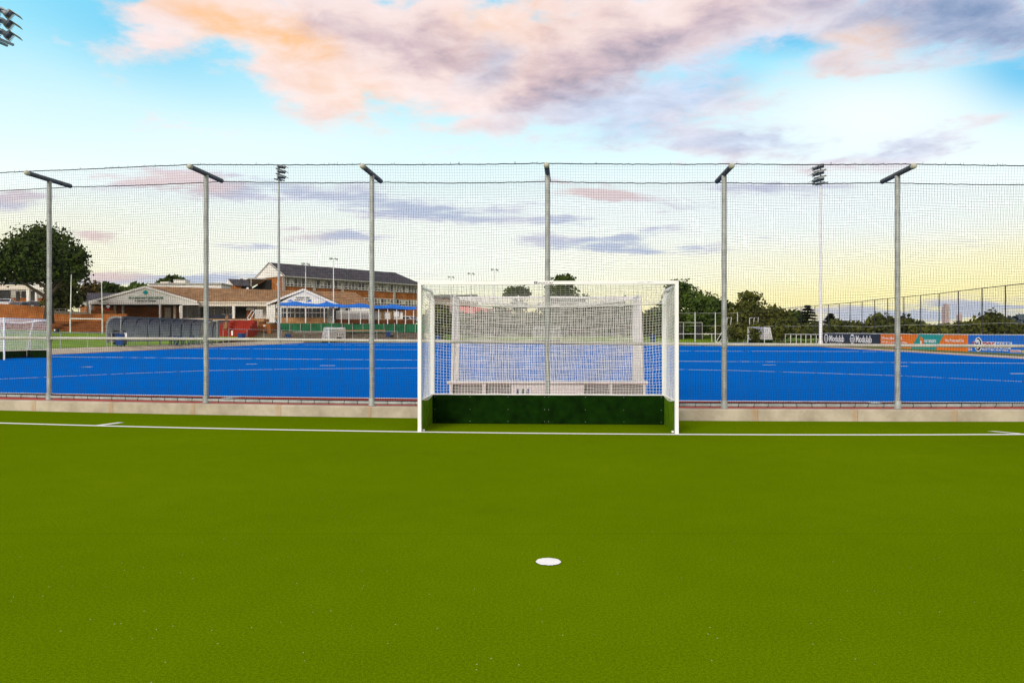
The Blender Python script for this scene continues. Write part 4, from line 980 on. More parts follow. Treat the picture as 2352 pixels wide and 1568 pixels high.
# --- blue shade awning
aw = thing('shade_awning', 'long bright blue canvas awning with small peaks on white poles', 'awning', at(800, 742, 115.6))
mb = MB(); y0, y1 = 115.6, 119.4; n = 78
def aw_top(px): return 697.2+(px-640)*.0385+(2.4*abs(math.sin((px-640)/24.0))*-1)
cols = []
for i in range(n+1):
    px = lerp(641, 956, i/n); f = abs(math.sin((px-640)/24.0))
    hem = 700.8+(px-640)*.030+1.3*math.sin((px-640)/11.0)*.4+(4.0 if px > 772 and px < 790 else 0)*0
    cols.append((at(px, hem, y0), at(px, hem-6.0-1.0*f+.4*math.sin(px/5), y0+.25), at(px, 700.0-3.8+(px-640)*.03-5.5*f**3, (y0+y1)/2), at(px, 699.5+(px-640)*.03, y1)))
for c_ in cols: mb.v.extend([V(p) for p in c_])
for i in range(n):
    for k in range(3): a = i*4+k; mb.f.append((a, a+4, a+5, a+1))
mb.v.extend([V(p)-V((0, -.02, .05)) for c_ in cols for p in c_]); o = len(cols)*4
for i in range(n):
    for k in range(3): a = o+i*4+k; mb.f.append((a, a+1, a+5, a+4))
mb.build('canvas', M['bluec'], aw)
for px, pb in ((645.5, 742), (659.5, 741), (702.5, 741), (745, 740), (784, 748), (801.5, 749), (828, 746), (848.5, 750), (870, 748), (890.5, 748), (911.5, 749), (931.5, 754), (950, 748)):
    mb = MB(); mb.tube([at(px, 701+(px-640)*.03, y0+.3), at(px, pb, y0+.3)], .07, 8); mb.build('pole', M['whited'], aw, smooth=True)
# --- school block
A = at(652, 634, 150); B = at(960, 654.5, 175.6); A.z = B.z = 0
e1 = (B-A).normalized(); e2 = V((-e1.y, e1.x, 0)); Ln = (B-A).length; W_ = 10.0; EZ = 13.42; RZ = 16.25; BZ = 6.0
sch = thing('school_block', 'two storey brick school block with grey tiled roof and long window bands', 'building', (A.x, A.y, BZ))
def sp(s, d, z): return V((A.x, A.y, 0))+e1*s+e2*d+V((0, 0, z))
def sbox(mb, s0, s1, d0, d1, z0, z1): return mb.obox(sp(s0, d0, z0), e1*(s1-s0), e2*(d1-d0), V((0, 0, z1-z0)))
mb = MB(); mb.prism([sp(-.4, -.7, EZ-.1), sp(Ln+1.2, -.7, EZ-.1), sp(Ln-2.6, W_/2, RZ), sp(-.4, W_/2, RZ)], (0, 0, .14)); mb.prism([sp(-.4, W_+.7, EZ-.1), sp(Ln+1.2, W_+.7, EZ-.1), sp(Ln-2.6, W_/2, RZ), sp(-.4, W_/2, RZ)], (0, 0, .14))
mb.prism([sp(Ln+1.2, -.7, EZ-.1), sp(Ln+1.2, W_+.7, EZ-.1), sp(Ln-2.6, W_/2, RZ)], (0, 0, .14)); mb.build('roof', M['roofg'], sch)
mb = MB(); sbox(mb, 0, Ln, .15, W_, BZ, EZ-.12); mb.build('wall', M['brick'], sch)
mb = MB(); mb.prism([sp(-.1, -.2, EZ-.05), sp(-.1, W_+.2, EZ-.05), sp(-.1, W_/2, RZ-.08)], -e1*.12); mb.build('gable', M['render'], sch)
mb = MB(); mb.bar(sp(-.3, -.75, EZ-.1), sp(-.3, W_/2, RZ+.1), .1, .28); mb.bar(sp(-.3, W_/2, RZ+.1), sp(-.3, W_+.75, EZ-.1), .1, .28); mb.build('barge_board', M['render'], sch)
mb = MB(); sbox(mb, -.4, Ln+1.2, -.85, -.71, EZ-.22, EZ+.02); mb.build('gutter', M['grey'], sch)
bays = 5; bl_ = Ln/bays; r5 = random.Random(3)
for zt, zbm in ((13.18, 11.5), (9.95, 8.45)):
    for i in range(bays):
        s0 = i*bl_+.5; s1 = (i+1)*bl_-.35
        mb = MB(); sbox(mb, s0, s1, .02, .13, zbm, zt); w = mb.build('window', M['pane'], sch)
        mb = MB(); nn = 7
        for k in range(nn+1):
            s = lerp(s0, s1, k/nn); sbox(mb, s-.05, s+.05, -.06, .015, zbm, zt)
        for k in range(nn):
            sA = lerp(s0, s1, k/nn)+.051; sB = lerp(s0, s1, (k+1)/nn)-.051
            for z in (zbm, zbm+.42, zt-.08): sbox(mb, sA, sB, -.05, .015, z, z+.08)
        mb.build('frame', M['render'], w)
        mb = MB()
        for k in range(nn):
            if r5.random() < .8: sbox(mb, lerp(s0, s1, k/nn)+.1, lerp(s0, s1, (k+1)/nn)-.1, -.02, .016, zbm+.1, zbm+.40)
            if r5.random() < .25: sbox(mb, lerp(s0, s1, k/nn)+.1, lerp(s0, s1, (k+1)/nn)-.1, -.02, .016, zbm+.55, zt-.12)
        if mb.v: mb.build('open_pane', M['glass'], w)
for i in range(bays+1):
    mb = MB(); sbox(mb, i*bl_-.25, i*bl_+.25, -.12, .14, BZ, EZ-.25); mb.build('pilaster', M['grey'], sch)
# gable end wall details: cross, open stair with sloping canopy
mb = MB(); mb.bar(sp(-.06, 2.2, 10.2), sp(-.06, 2.2, 12.6), .12, .1); mb.bar(sp(-.06, 1.7, 11.9), sp(-.06, 2.7, 11.9), .1, .12); mb.build('wall_cross', M['render'], sch)
mb = MB(); mb.prism([sp(-.2, W_*.62, EZ-.2), sp(-4.2, W_*.62, EZ-.3), sp(-5.0, W_+4.2, 11.4), sp(-.2, W_+4.2, 11.4)], (0, 0, -.15)); mb.build('stair_canopy', M['render'], sch)
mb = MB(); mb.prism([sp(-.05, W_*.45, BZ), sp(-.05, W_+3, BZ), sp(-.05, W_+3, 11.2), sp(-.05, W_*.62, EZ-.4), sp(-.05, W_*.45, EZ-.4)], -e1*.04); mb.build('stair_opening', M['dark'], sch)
for k in range(6):
    mb = MB(); d = W_*.60+k*1.25; zt = lerp(EZ-.5, 11.3, k/5); mb.bar(sp(-3.6, d, BZ), sp(-3.6, d, zt), .16, .16, up=(1, 0, 0)); mb.build('stair_post', M['grey'], sch)
# --- flat white hall and small roofs between
hall = thing('flat_roof_hall', 'white flat roofed hall with a square rooftop box behind the clubhouse roof', 'building', at(470, 690, 140))
pr(hall, 'wall', 'render', (342, 652.8, 508, 690, 140, 5)); pr(hall, 'roof', 'grey', (340, 650, 510, 652.6, 139.7, 5.6)); pr(hall, 'roof_box', 'render', (398.5, 643, 425.5, 649.8, 140.5, 2)); pr(hall, 'roof_box', 'cream', (368, 647, 386, 649.8, 141, 2)); pr(hall, 'box_cap', 'whited', (397.8, 642, 426.2, 642.9, 140.3, 2.4))
ann = thing('annex', 'small grey roofed annex with white gable left of the school block', 'building', at(530, 690, 147))
mb = MB(); mb.prism([at(516, 655.5, 147), at(536, 655.5, 147), at(524, 642, 147)], (0, .2, 0)); mb.build('gable', M['render'], ann)
mb = MB(); mb.prism([at(524, 641.3, 146.9), at(567, 643, 148), at(575, 656, 146.5), at(537, 656, 146.5)], (0, .2, .1)); mb.build('roof', M['roofg'], ann)
pr(ann, 'wall', 'brick', (530, 656.5, 554, 680, 147.2, 2)); pr(ann, 'wall', 'render', (488, 654, 520, 680, 147.1, 2)); pr(ann, 'doorway', 'dark', (554.5, 656.5, 570, 680, 147.3, 2)); pr(ann, 'window', 'glass', (507, 656.5, 514, 668, 147.0, .08)); pr(ann, 'roof', 'whited', (486, 651.5, 522, 653.8, 146.6, 3))
mb = MB(); mb.tube([at(555, 648, 148), at(555, 640, 148)], .3, 8); mb.build('chimney', M['brickd'], ann)
low = thing('low_house', 'low house with long grey slate roof between the trees and the clubhouse', 'building', at(260, 715, 132))
mb = MB(); mb.prism([at(196, 694, 131), at(335, 694, 131), at(330, 674, 135), at(200, 674, 135)], (0, .05, .12)); mb.build('roof', M['roofg'], low); pr(low, 'wall', 'brickd', (200, 694.5, 330, 716, 131.6, 3))
shd = thing('shed', 'narrow shed with grey roof edge beside the brownish tree', 'building', at(192, 716, 124))
mb = MB(); mb.prism([at(180, 691, 123.5), at(196, 691, 123.5), at(193, 681, 126), at(184, 681, 126)], (0, .05, .1)); mb.build('roof', M['roofg'], shd); pr(shd, 'wall', 'grey', (184, 692, 199, 716, 123.9, 2)); pr(shd, 'lower_wall', 'brick', (184, 703, 199, 717, 123.8, .08))
# --- white house far left
ho = thing('white_house', 'white colonnaded house with grey roof behind the parked cars', 'building', at(60, 697, 126))
pr(ho, 'fascia', 'cream', (-60, 654.5, 67, 664.5, 124, .5)); pr(ho, 'fascia', 'render', (67.3, 655.5, 100, 663.5, 124.2, .5), (116, 662.5, 137, 671, 124, .5))
mb = MB(); mb.prism([at(-10, 654, 125), at(84, 654, 125), at(82, 640.5, 129), at(30, 640.5, 129)], (0, .05, .1)); mb.build('roof', M['roofg'], ho)
mb = MB(); mb.prism([at(76, 652, 124), at(92, 640.5, 124), at(122, 668, 124), at(76, 663, 124)], (0, .2, 0)); mb.build('gable', M['render'], ho)
mb = MB(); mb.bar(at(8, 652, 124.6), at(30, 636.5, 124.6), .2, .45); mb.bar(at(30, 636.5, 124.6), at(37, 641, 124.6), .2, .4); mb.build('barge_board', M['render'], ho)
pr(ho, 'wall', 'render', (-60, 664.8, 120, 684, 127, .3)); pr(ho, 'lower_wall', 'brick', (-60, 684.2, 125, 698, 126.9, .3))
for a, b, t, bt in ((-20, 22, 666, 690), (36.5, 44, 669, 691), (49, 60, 669, 683), (68, 80, 668, 690)): pr(ho, 'window', 'glass', (a, t, b, bt, 126.8, .08))
for px, w, t, bt in ((63.5, 6.5, 664.8, 692), (82, 4, 664, 692), (130, 5, 671.3, 694.5)): pr(ho, 'column', 'render', (px-w/2, t, px+w/2, bt, 124.1, .4))
# --- brown building with red canopy seen through the goal
bb = thing('brown_building', 'brown brick building with a red canopy seen through the near goal net', 'building', at(1040, 745, 150))
pr(bb, 'wall', 'brickd', (985, 684, 1094, 745, 150, 6)); pr(bb, 'roof', 'roofg', (980, 677, 1096, 683.6, 149.5, 7)); 
mb = MB(); mb.prism([at(1040, 716, 146), at(1178, 727, 146), at(1172, 713, 148.5), at(1046, 704, 148.5)], (0, .05, .15)); mb.build('canopy', M['redc'], bb)
for px in (1050, 1082, 1120, 1160): pr(bb, 'post', 'whited', (px-.8, 722, px+.8, 745, 146.3, .15))
pr(bb, 'low_wall', 'brick', (1096, 724, 1176, 733, 149, .3))
# --- distant tower blocks
tw = thing('tower_block', 'pale pink grey tower block far away on the right skyline', 'tower', at(2175.5, 745, 620))
pr(tw, 'wall', 'tower', (2170, 704, 2181, 748, 620, 4)); pr(tw, 'crown', 'tower', (2171, 697.5, 2180, 703.7, 620.5, 3)); pr(tw, 'window', 'grey', (2172, 706, 2173.5, 732, 619.8, .15), (2175, 706, 2176.5, 732, 619.8, .15), (2178, 706, 2179.3, 732, 619.8, .15))
ch = thing('church_tower', 'small pale tower with pointed top beside the tall distant tower block', 'tower', at(2206, 745, 600))
pr(ch, 'wall', 'tower', (2202, 724, 2210, 748, 600, 3)); mb = MB(); b_ = at(2206, 716.5, 601.5); q = [at(2201.5, 723.7, 599.8), at(2210.5, 723.7, 599.8), at(2210.5, 723.7, 599.8)+V((0, 3.3, 0)), at(2201.5, 723.7, 599.8)+V((0, 3.3, 0))]
mb.add(q+[b_], [(0, 1, 4), (1, 2, 4), (2, 3, 4), (3, 0, 4), (3, 2, 1, 0)]); mb.build('spire', M['tower'], ch)

# ------------------------------------------------------------------ terraces, stands, walls
def solid(name, m, label, cat, parts, loc):
    root = thing(name, label, cat, loc)
    for nm, mt, mb in parts: mb.build(nm, M[mt], root)
    return root
def steps(name, label, cat, px0, px1, y0, y1, ys, m, top=None):
    n = len(ys); loc = at((px0+px1)/2, ys[0]+4, y0); loc.z = .6
    root = thing(name, label, cat, loc)
    for i, py in enumerate(ys):
        yy = lerp(y0, y1, i/max(1, n-1)); z = wz(py, yy); mb = MB()
        mb.box(wx(px0, y0), yy, .5, wx(px1, y0), (lerp(y0, y1, (i+1)/max(1, n-1)) if i < n-1 else y1+1.2)-.005, z); mb.build('step', M[m], root)
        mb = MB(); mb.box(wx(px0, y0), yy-.04, z+.003, wx(px1, y0), yy+.16, z+.05); mb.build('nosing', M[top or m], root)
    return root
steps('brick_terrace', 'brown brick spectator steps rising behind the left playing field', 'terrace', -70, 262, 104.8, 109.6, [764, 757.5, 751, 744.5, 738.5], 'brickd', 'brick')
rw = thing('retaining_wall', 'orange brick retaining wall below the parked cars', 'wall', at(40, 735, 111.4))
mb = MB(); mb.prism([at(-70, 737, 111.4), at(119, 737, 111.4), at(119, 705.5, 111.4), at(60, 701.5, 111.4), at(0, 697.5, 111.4), at(-70, 693, 111.4)], (0, .4, 0)); mb.build('wall', M['brick'], rw)
rw2 = thing('terrace_wall', 'bright orange brick wall along the top of the brown steps', 'wall', at(190, 738, 111.2)); mb = MB(); mb.rect(119.5, 721.5, 290, 740, 111.2, .4); mb.build('wall', M['brick'], rw2); mb = MB(); mb.rect(119.5, 720.6, 290, 721.4, 111.15, .5); mb.build('coping', M['brickp'], rw2)
cp = MB(); cp.box(-110, 111.9, 3, wx(119, 112), 131, 5.35); struct('car_park', cp, M['path'])
mf = thing('mesh_fence', 'low grey wire fence at the end of the car park by the tall goal upright', 'fence', at(162, 722, 112.6))
for px in (122, 136, 150, 165, 180, 195): mb = MB(); mb.tube([at(px, 723, 112.6), at(px, 708, 112.6)], .05, 6); mb.build('post', M['grey'], mf)
for py in (709, 714, 719): mb = MB(); mb.tube([at(121, py, 112.6), at(198, py+1.5, 112.6)], .03, 6); mb.build('rail', M['grey'], mf)
red = steps('red_stand', 'red painted spectator stand beside the brick stair block', 'stand', 470, 565, 105.0, 108.4, [763, 756, 749, 742, 736], 'redw', 'redw')
mb = MB(); mb.rect(470, 731.5, 566, 734, 109.6, .5); mb.build('back_rail', M['wood'], red)
lp = MB(); lp.bar(at(517, 756, 104.6), at(521.5, 726.5, 107.2), .38, .22); solo('timber_plank', lp, M['wood'], 'brown timber plank leaning against the red stand', 'plank')
# brick stair block with white railings
blk = thing('stair_block', 'orange brick block with white handrails right of the red stand', 'stairs', at(592, 770, 110.8))
mb = MB(); mb.rect(565.5, 739, 594, 772, 111, 3.5); mb.build('wall', M['brickp'], blk)
mb = MB(); mb.rect(594.2, 744, 621, 772, 110.8, 3.7); mb.build('wall', M['brick'], blk)
mb = MB(); mb.rect(572, 731.5, 606, 738.8, 112.5, 2.5); mb.build('upper_wall', M['brickp'], blk)
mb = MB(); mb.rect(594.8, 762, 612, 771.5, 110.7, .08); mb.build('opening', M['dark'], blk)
mb = MB(); mb.rect(582.5, 749, 588, 758, 110.9, .08); mb.build('notice', M['adwhite'], blk)
mb = MB(); mb.rect(604.5, 746, 609.5, 750, 110.72, .07); mb.build('notice', M['adwhite'], blk)
mb = MB(); mb.tube([at(564, 757, 110.2), at(564, 737, 110.2), at(578.5, 713.5, 113), at(583, 713.5, 113)], .05, 6); mb.build('handrail', M['whited'], blk)
mb = MB(); mb.tube([at(571.5, 768, 110.2), at(571.5, 738, 110.2), at(586, 714, 113)], .06, 6); mb.build('handrail', M['whited'], blk)
mb = MB(); mb.tube([at(575, 745.5, 110.5), at(592, 745.5, 110.5)], .04, 6); mb.build('handrail', M['whited'], blk)
mb = MB(); mb.tube([at(585, 770, 110.4), at(585, 746, 110.4)], .06, 6); mb.build('newel', M['whited'], blk)
gt = thing('picket_gate', 'white metal picket gate at the top of the brick stairs', 'gate', at(594, 733, 114))
for i in range(9):
    px = 587+i*1.9; mb = MB(); mb.tube([at(px, 733, 114), at(px, 711+(2 if i % 2 else 0), 114)], .045, 6); mb.build('picket', M['whited'], gt)
for py in (712.5, 722): mb = MB(); mb.tube([at(586, py, 114), at(603, py, 114)], .05, 6); mb.build('rail', M['whited'], gt)
rh = thing('ramp_rail', 'white sloping handrail left of the pool building windows', 'handrail', at(625, 742, 117))
mb = MB(); mb.tube([at(616, 713, 117), at(637, 742, 117)], .05, 6); mb.build('rail', M['whited'], rh); mb = MB(); mb.tube([at(617, 742, 117), at(617, 715, 117)], .05, 6); mb.build('post', M['whited'], rh)
steps('stone_steps', 'short flight of pale stone steps below the brick stair block', 'steps', 546, 590, 109.9, 111.2, [776, 773.2, 770.5], 'stone', 'cream')
steps('stone_terrace', 'grey stone terrace walls stepping up below the pool', 'terrace', 590, 965, 111.2, 113.6, [775, 769.5, 764.5], 'stone', 'stone')
tb = MB(); tb.box(wx(618, 115), 114.9, .8, wx(985, 115), 123.6, 2.85); struct('terrace', tb, M['cream'])
gf = thing('screen_fence', 'green shade cloth fence along the edge of the pool', 'fence', at(800, 760, 114.4))
mb = MB(); mb.rect(641, 742.5, 790, 760, 114.5, .04); mb.build('cloth', M['greenm'], gf)
mb = MB(); mb.rect(790.4, 744, 985, 763, 114.5, .04); mb.build('cloth', M['greenm'], gf)
for i in range(15): px = 642+i*24; mb = MB(); mb.tube([at(px, 764, 114.4), at(px, 742, 114.4)], .05, 6); mb.build('post', M['grey'], gf)
tl = MB(); tl.rect(768, 757, 885, 760.5, 112.9, .35); solo('timber_beam', tl, M['wood'], 'long pale timber beam lying on the stone terrace', 'beam')
for lab, x0, x1, yy in (('string of white pennants drooping above the pool left of the fence post', 790, 862, (757.5, 755)), ('string of white pennants drooping above the pool by the near goal', 862, 975, (745, 760))):
    root = thing('bunting', lab, 'bunting', at((x0+x1)/2, 760, 116.6), 0, 'pool pennant strings'); pts = []
    for i in range(25):
        t = i/24; pts.append(at(lerp(x0, x1, t), lerp(yy[0], yy[1], t)+3*4*t*(1-t)*(.5), 116.6))
    mb = MB(); mb.tube(pts, .015, 4); mb.build('cord', M['twine'], root)
    for p in pts[1:-1:1]:
        mb = MB(); mb.prism([p+V((-.14, 0, 0)), p+V((.14, 0, 0)), p+V((0, 0, -.32))], (0, .02, 0)); mb.build('pennant', M['flagw'], root)
# ------------------------------------------------------------------ rail fences
def rail_fence(name, label, pts, h, m='galv', r=.03, group='pipe rail fences'):
    root = thing(name, label, 'fence', pts[0], 0, group)
    mb = MB(); mb.tube([p+V((0, 0, h)) for p in pts], r, 8); mb.build('rail', M[m], root, smooth=True)
    for p in pts: mb = MB(); mb.tube([p, p+V((0, 0, h-.02))], r, 8); mb.build('post', M[m], root, smooth=True)
    return root
def lz(y): return zb(y)+.26
rail_fence('rail_fence', 'grey pipe rail fence between the left goal and the team shelter', [V((-31.35+.0, y, lz(y))) for y in (43.3, 46.4, 49.8, 53.1, 56.5, 59.9, 63.6)], 1.16)
rail_fence('rail_fence', 'grey pipe rail fence in front of the red stand and stone terrace', [V((lerp(-31.3, -33, i/3), y, lz(y))) for i, y in enumerate((84.5, 92, 100, 109.6))]+[V((x, 110.4, .72)) for x in (-30, -26.5, -23, -19.5, -16.5)], 1.55, group='pipe rail fences')
rail_fence('rail_fence', 'long white pipe rail beyond the far end of the blue turf', [V((x, 111.0, .72)) for x in (24, 29, 34.5, 38.2)], 1.18, 'whited', .045)
rail_fence('rail_fence', 'pale pipe rail between the practice frames and the white floodlight mast', [V((right_x(y)+3.4, y, zb(y)+.05)) for y in (106, 103.5, 101, 98.5, 96, 94, 92, 90, 88, 86, 84.5, 82.5, 81)], 1.16, 'whited', .035)
# ------------------------------------------------------------------ team shelters
def shelter(label, ya, yb, xf, bays, group='team shelters'):
    zA, zB = lz(ya), lz(yb); root = thing('team_shelter', label, 'shelter', (xf-.6, (ya+yb)/2, zA), 0, group)
    H = 2.42; prof = [(0, H), (-.55, H+.03), (-.85, H-.02), (-1.08, H-.16), (-1.24, H-.42), (-1.3, H-.8), (-1.3, .38)]
    def P(k, y, off=0.0): x, z = prof[k]; return V((xf+x+off, y, lerp(zA, zB, (y-ya)/(yb-ya))+z))
    mb = MB(); n = len(prof)
    for y in (ya, yb):
        for k in range(n): mb.v.append(P(k, y))
        for k in range(n): mb.v.append(P(k, y)+V((-.02 if k > 1 else 0, 0, .04 if k < 5 else 0)))
    for k in range(n-1):
        mb.f.append((k, k+1, 2*n+k+1, 2*n+k)); mb.f.append((n+k, 3*n+k, 3*n+k+1, n+k+1))
        mb.f.append((k, n+k, n+k+1, k+1)); mb.f.append((2*n+k, 2*n+k+1, 3*n+k+1, 3*n+k))
    mb.f.append((0, 2*n, 3*n, n)); mb.f.append((n-1, 2*n-1, 4*n-1, 3*n-1))
    mb.build('shell', M['grey'], root)
    for b in range(bays+1):
        y = lerp(ya+.05, yb-.05, b/bays); mb = MB(); mb.tube([P(k, y)+V((.05, 0, -.05)) for k in range(n)]+[V((xf-1.25, y, lerp(zA, zB, (y-ya)/(yb-ya))))], .035, 6); mb.build('rib', M['greyd'] if 0 < b < bays else M['galv'], root, smooth=True)
        mb = MB(); z0 = lerp(zA, zB, (y-ya)/(yb-ya)); mb.tube([(xf-.12, y, z0), (xf-.12, y, z0+H-.02)], .035, 6); mb.build('front_post', M['galv'], root, smooth=True)
    mb = MB(); mb.obox((xf-1.2, ya+.2, zA+.42), (.42, 0, 0), (0, yb-ya-.4, zB-zA), (0, 0, .05)); mb.build('bench', M['galv'], root)
    mb = MB(); mb.obox((xf-.04, ya, zA+H-.06), (.07, 0, 0), (0, yb-ya, zB-zA), (0, 0, .13)); mb.build('fascia', M['greyd'], root)
    return root
shelter('long grey curved team shelter beside the blue turf left of the second fence post', 61.6, 80.2, -31.4, 8)
shelter('shorter grey team shelter half hidden behind the second fence post', 83.0, 86.6, -31.9, 2)
# plastic chairs
def chair_parts(root):
    L = dict(parent=root, local=True)
    mb = MB(); mb.prism([(-.23, -.22, .42), (.23, -.22, .42), (.21, .22, .41), (-.21, .22, .41)], (0, 0, .035)); mb.build('seat', M['bluep'], **L)
    mb = MB(); mb.prism([(-.21, .215, .46), (.21, .215, .46), (.19, .31, .83), (-.19, .31, .83)], (0, .03, .01)); mb.build('backrest', M['bluep'], **L)
    for s in (-1, 1):
        mb = MB(); mb.bar((s*.25, -.2, .62), (s*.23, .27, .66), .05, .03); mb.bar((s*.25, -.2, .445), (s*.25, -.2, .603), .04, .04, up=(0, 1, 0)); mb.build('armrest', M['bluep'], **L)
        for q in (-1, 1):
            mb = MB(); mb.bar((s*.25, q*.24+.01, 0), (s*.20, q*.18, .419), .05, .04, up=(0, 1, 0)); mb.build('leg', M['bluep'], **L)
chs = [(397, -30.75, 2.4), (409, -30.7, 1.5), (417, -30.3, 1.2), (427, -30.6, 1.9), (444, -30.9, 1.4), (452, -30.6, 2.2), (481, -30.6, 1.7)]
LABC = ['blue plastic chair at the near end of the row by the team shelter', 'blue plastic chair beside the near end chair, turned to the pitch', 'blue plastic chair standing closest to the red turf edge', 'blue plastic chair at the far side of the group of four', 'blue plastic chair on its own left of the second fence post', 'blue plastic chair touching the second fence post on its left', 'blue plastic chair visible just right of the second fence post']
ch0 = None
for (px, x, a), lab in zip(chs, LABC):
    y = x*F/(px-CX)
    if ch0 is None: ch0 = c = thing('plastic_chair', lab, 'chair', (0, 0, 0), 0, 'blue chairs by the team shelter'); chair_parts(c)
    else: c = copy_tree(ch0); c['label'] = lab
    c.location = (x, y, lz(y)+.005); c.rotation_euler = (0, 0, a)
# bins
def bin_parts(root):
    L = dict(parent=root, local=True)
    mb = MB(); mb.prism([(-.25, -.27, .08), (.25, -.27, .08), (.25, .27, .08), (-.25, .27, .08)], (0, 0, .02))
    vs = [(-.24, -.27, .1), (.24, -.27, .1), (.24, .27, .1), (-.24, .27, .1), (-.30, -.36, .95), (.30, -.36, .95), (.30, .36, .95), (-.30, .36, .95)]
    mb.add(vs, [(0, 3, 2, 1), (0, 1, 5, 4), (1, 2, 6, 5), (2, 3, 7, 6), (3, 0, 4, 7), (4, 5, 6, 7)]); mb.build('body', M['bluep'], **L)
    mb = MB(); mb.prism([(-.33, -.40, .955), (.33, -.40, .955), (.33, .40, .97), (-.33, .40, .97)], (0, 0, .06)); mb.bar((-.28, .43, 1.0), (.28, .43, 1.0), .05); mb.build('lid', M['bluep'], **L)
    for s in (-1, 1):
        mb = MB(); mb.tube([(s*.26, .28, .1), (s*.31, .28, .1)], .1, 12); mb.build('wheel', M['tyre'], **L)
b0 = None
for lab, px, py, y, sc_ in (('blue wheelie bin at the near end of the long team shelter', 275.5, 795, 61.2, .95), ('blue bin with a wide rim in front of the stone steps', 555, 785, 93.4, 1.03), ('blue bin in front of the green screen fence by the stone terrace', 661.5, 785.9, 110.6, 1.2),
                       ('navy bin with white top on the stone terrace near the goal', 892, 774.9, 111.75, .9), ('dark blue bin in front of the trees beside the right goal net', 1499, 785.9, 111.2, 1.05), ('blue bin beyond the far end seen through the left of the goal net', 1008, 786.3, 110.2, 1.0)):
    if b0 is None: b0 = c = thing('wheelie_bin', lab, 'bin', (0, 0, 0), 0, 'blue bins round the pitch'); bin_parts(c)
    else: c = copy_tree(b0); c['label'] = lab
    c.location = at(px, py, y); c.rotation_euler = (0, 0, rnd.uniform(-.4, .4)); c.scale = (sc_, sc_, sc_)
cr = thing('crate_stack', 'stack of dark green crates at the near end of the long team shelter', 'crates', at(271, 772, 62.6))
for py in (771, 766.5, 762.5): mb = MB(); mb.rect(261, py-4, 282, py-.5, 62.6, .5); mb.build('crate', M['leafc'] if False else M['greyd'], cr)
mb = MB(); mb.rect(259.5, 771.2, 283, 792, 62.55, .6); mb.build('trolley', M['greyd'], cr)
nb = MB(); nb.rect(285.5, 763.5, 291.5, 775, 62.3, .03); solo('paper_notice', nb, M['adwhite'], 'white paper notice hanging at the near end of the team shelter', 'notice')
wb = MB(); wb.rect(531, 759, 534.8, 770, 99.6, .06); solo('white_sign', wb, M['adwhite'], 'narrow white sign hanging on the rail before the red stand', 'sign')
spk = thing('black_box', 'small black box on the ground beside the rugby style goal', 'box', at(222/1, 770, 99) if False else at(126, 766.5, 98)); mb = MB(); mb.rect(122.5, 754.5, 131, 765, 98, .5); mb.build('case', M['black'], spk); mb = MB(); mb.rect(123.5, 756, 126.5, 759.5, 97.95, .04); mb.build('sticker', M['adwhite'], spk)
# ------------------------------------------------------------------ more goals
def other_goal(label, loc, rotz, **k):
    g = thing('hockey_goal', label, 'goal', loc, rotz, 'hockey goals'); goal_parts(g, style='slant', **k); return g
f1 = V((-26.35, 39.75, 0)); f2 = V((-26.2, 43.45, 0)); d = (f2-f1)
mid = (f1+f2)/2; mid.z = zb(41.6)+.0
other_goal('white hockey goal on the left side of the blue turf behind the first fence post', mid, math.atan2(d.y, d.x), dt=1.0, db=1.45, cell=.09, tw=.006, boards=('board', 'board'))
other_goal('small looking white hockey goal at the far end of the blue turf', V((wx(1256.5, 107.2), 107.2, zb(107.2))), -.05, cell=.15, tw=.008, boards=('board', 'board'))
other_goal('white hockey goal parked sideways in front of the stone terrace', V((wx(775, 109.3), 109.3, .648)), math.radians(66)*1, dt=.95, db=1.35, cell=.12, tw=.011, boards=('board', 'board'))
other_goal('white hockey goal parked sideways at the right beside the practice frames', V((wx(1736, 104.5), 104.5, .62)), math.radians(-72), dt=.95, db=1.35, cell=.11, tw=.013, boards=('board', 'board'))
rp = thing('rugby_posts', 'white rugby posts with low crossbar on the left playing field', 'goal posts', at(198, 770, 100))
for px0, px1, pb, pt in ((161.5, 163.8, 769.5, 630.5), (235.2, 233, 770.5, 643.5)):
    mb = MB(); mb.tube([at(px0, pb, 100), at(px0, 732, 100)], .085, 8); mb.build('lower_post', M['whited'], rp, smooth=True)
    mb = MB(); mb.tube([at(px0+.2, 731.5, 100), at(px1, pt, 100)], .065, 8, rr=[.075, .05]); mb.build('upright', M['whited'], rp, smooth=True)
    mb = MB(); mb.tube([at(px0+.1, 731.8, 100), at(lerp(px0, px1, .12), 718, 100)], .085, 8); mb.build('sleeve', M['grey'], rp, smooth=True)
mb = MB(); mb.tube([at(161.6, 731.8, 100), at(235.1, 732.6, 100)], .075, 8); mb.build('crossbar', M['whited'], rp, smooth=True)
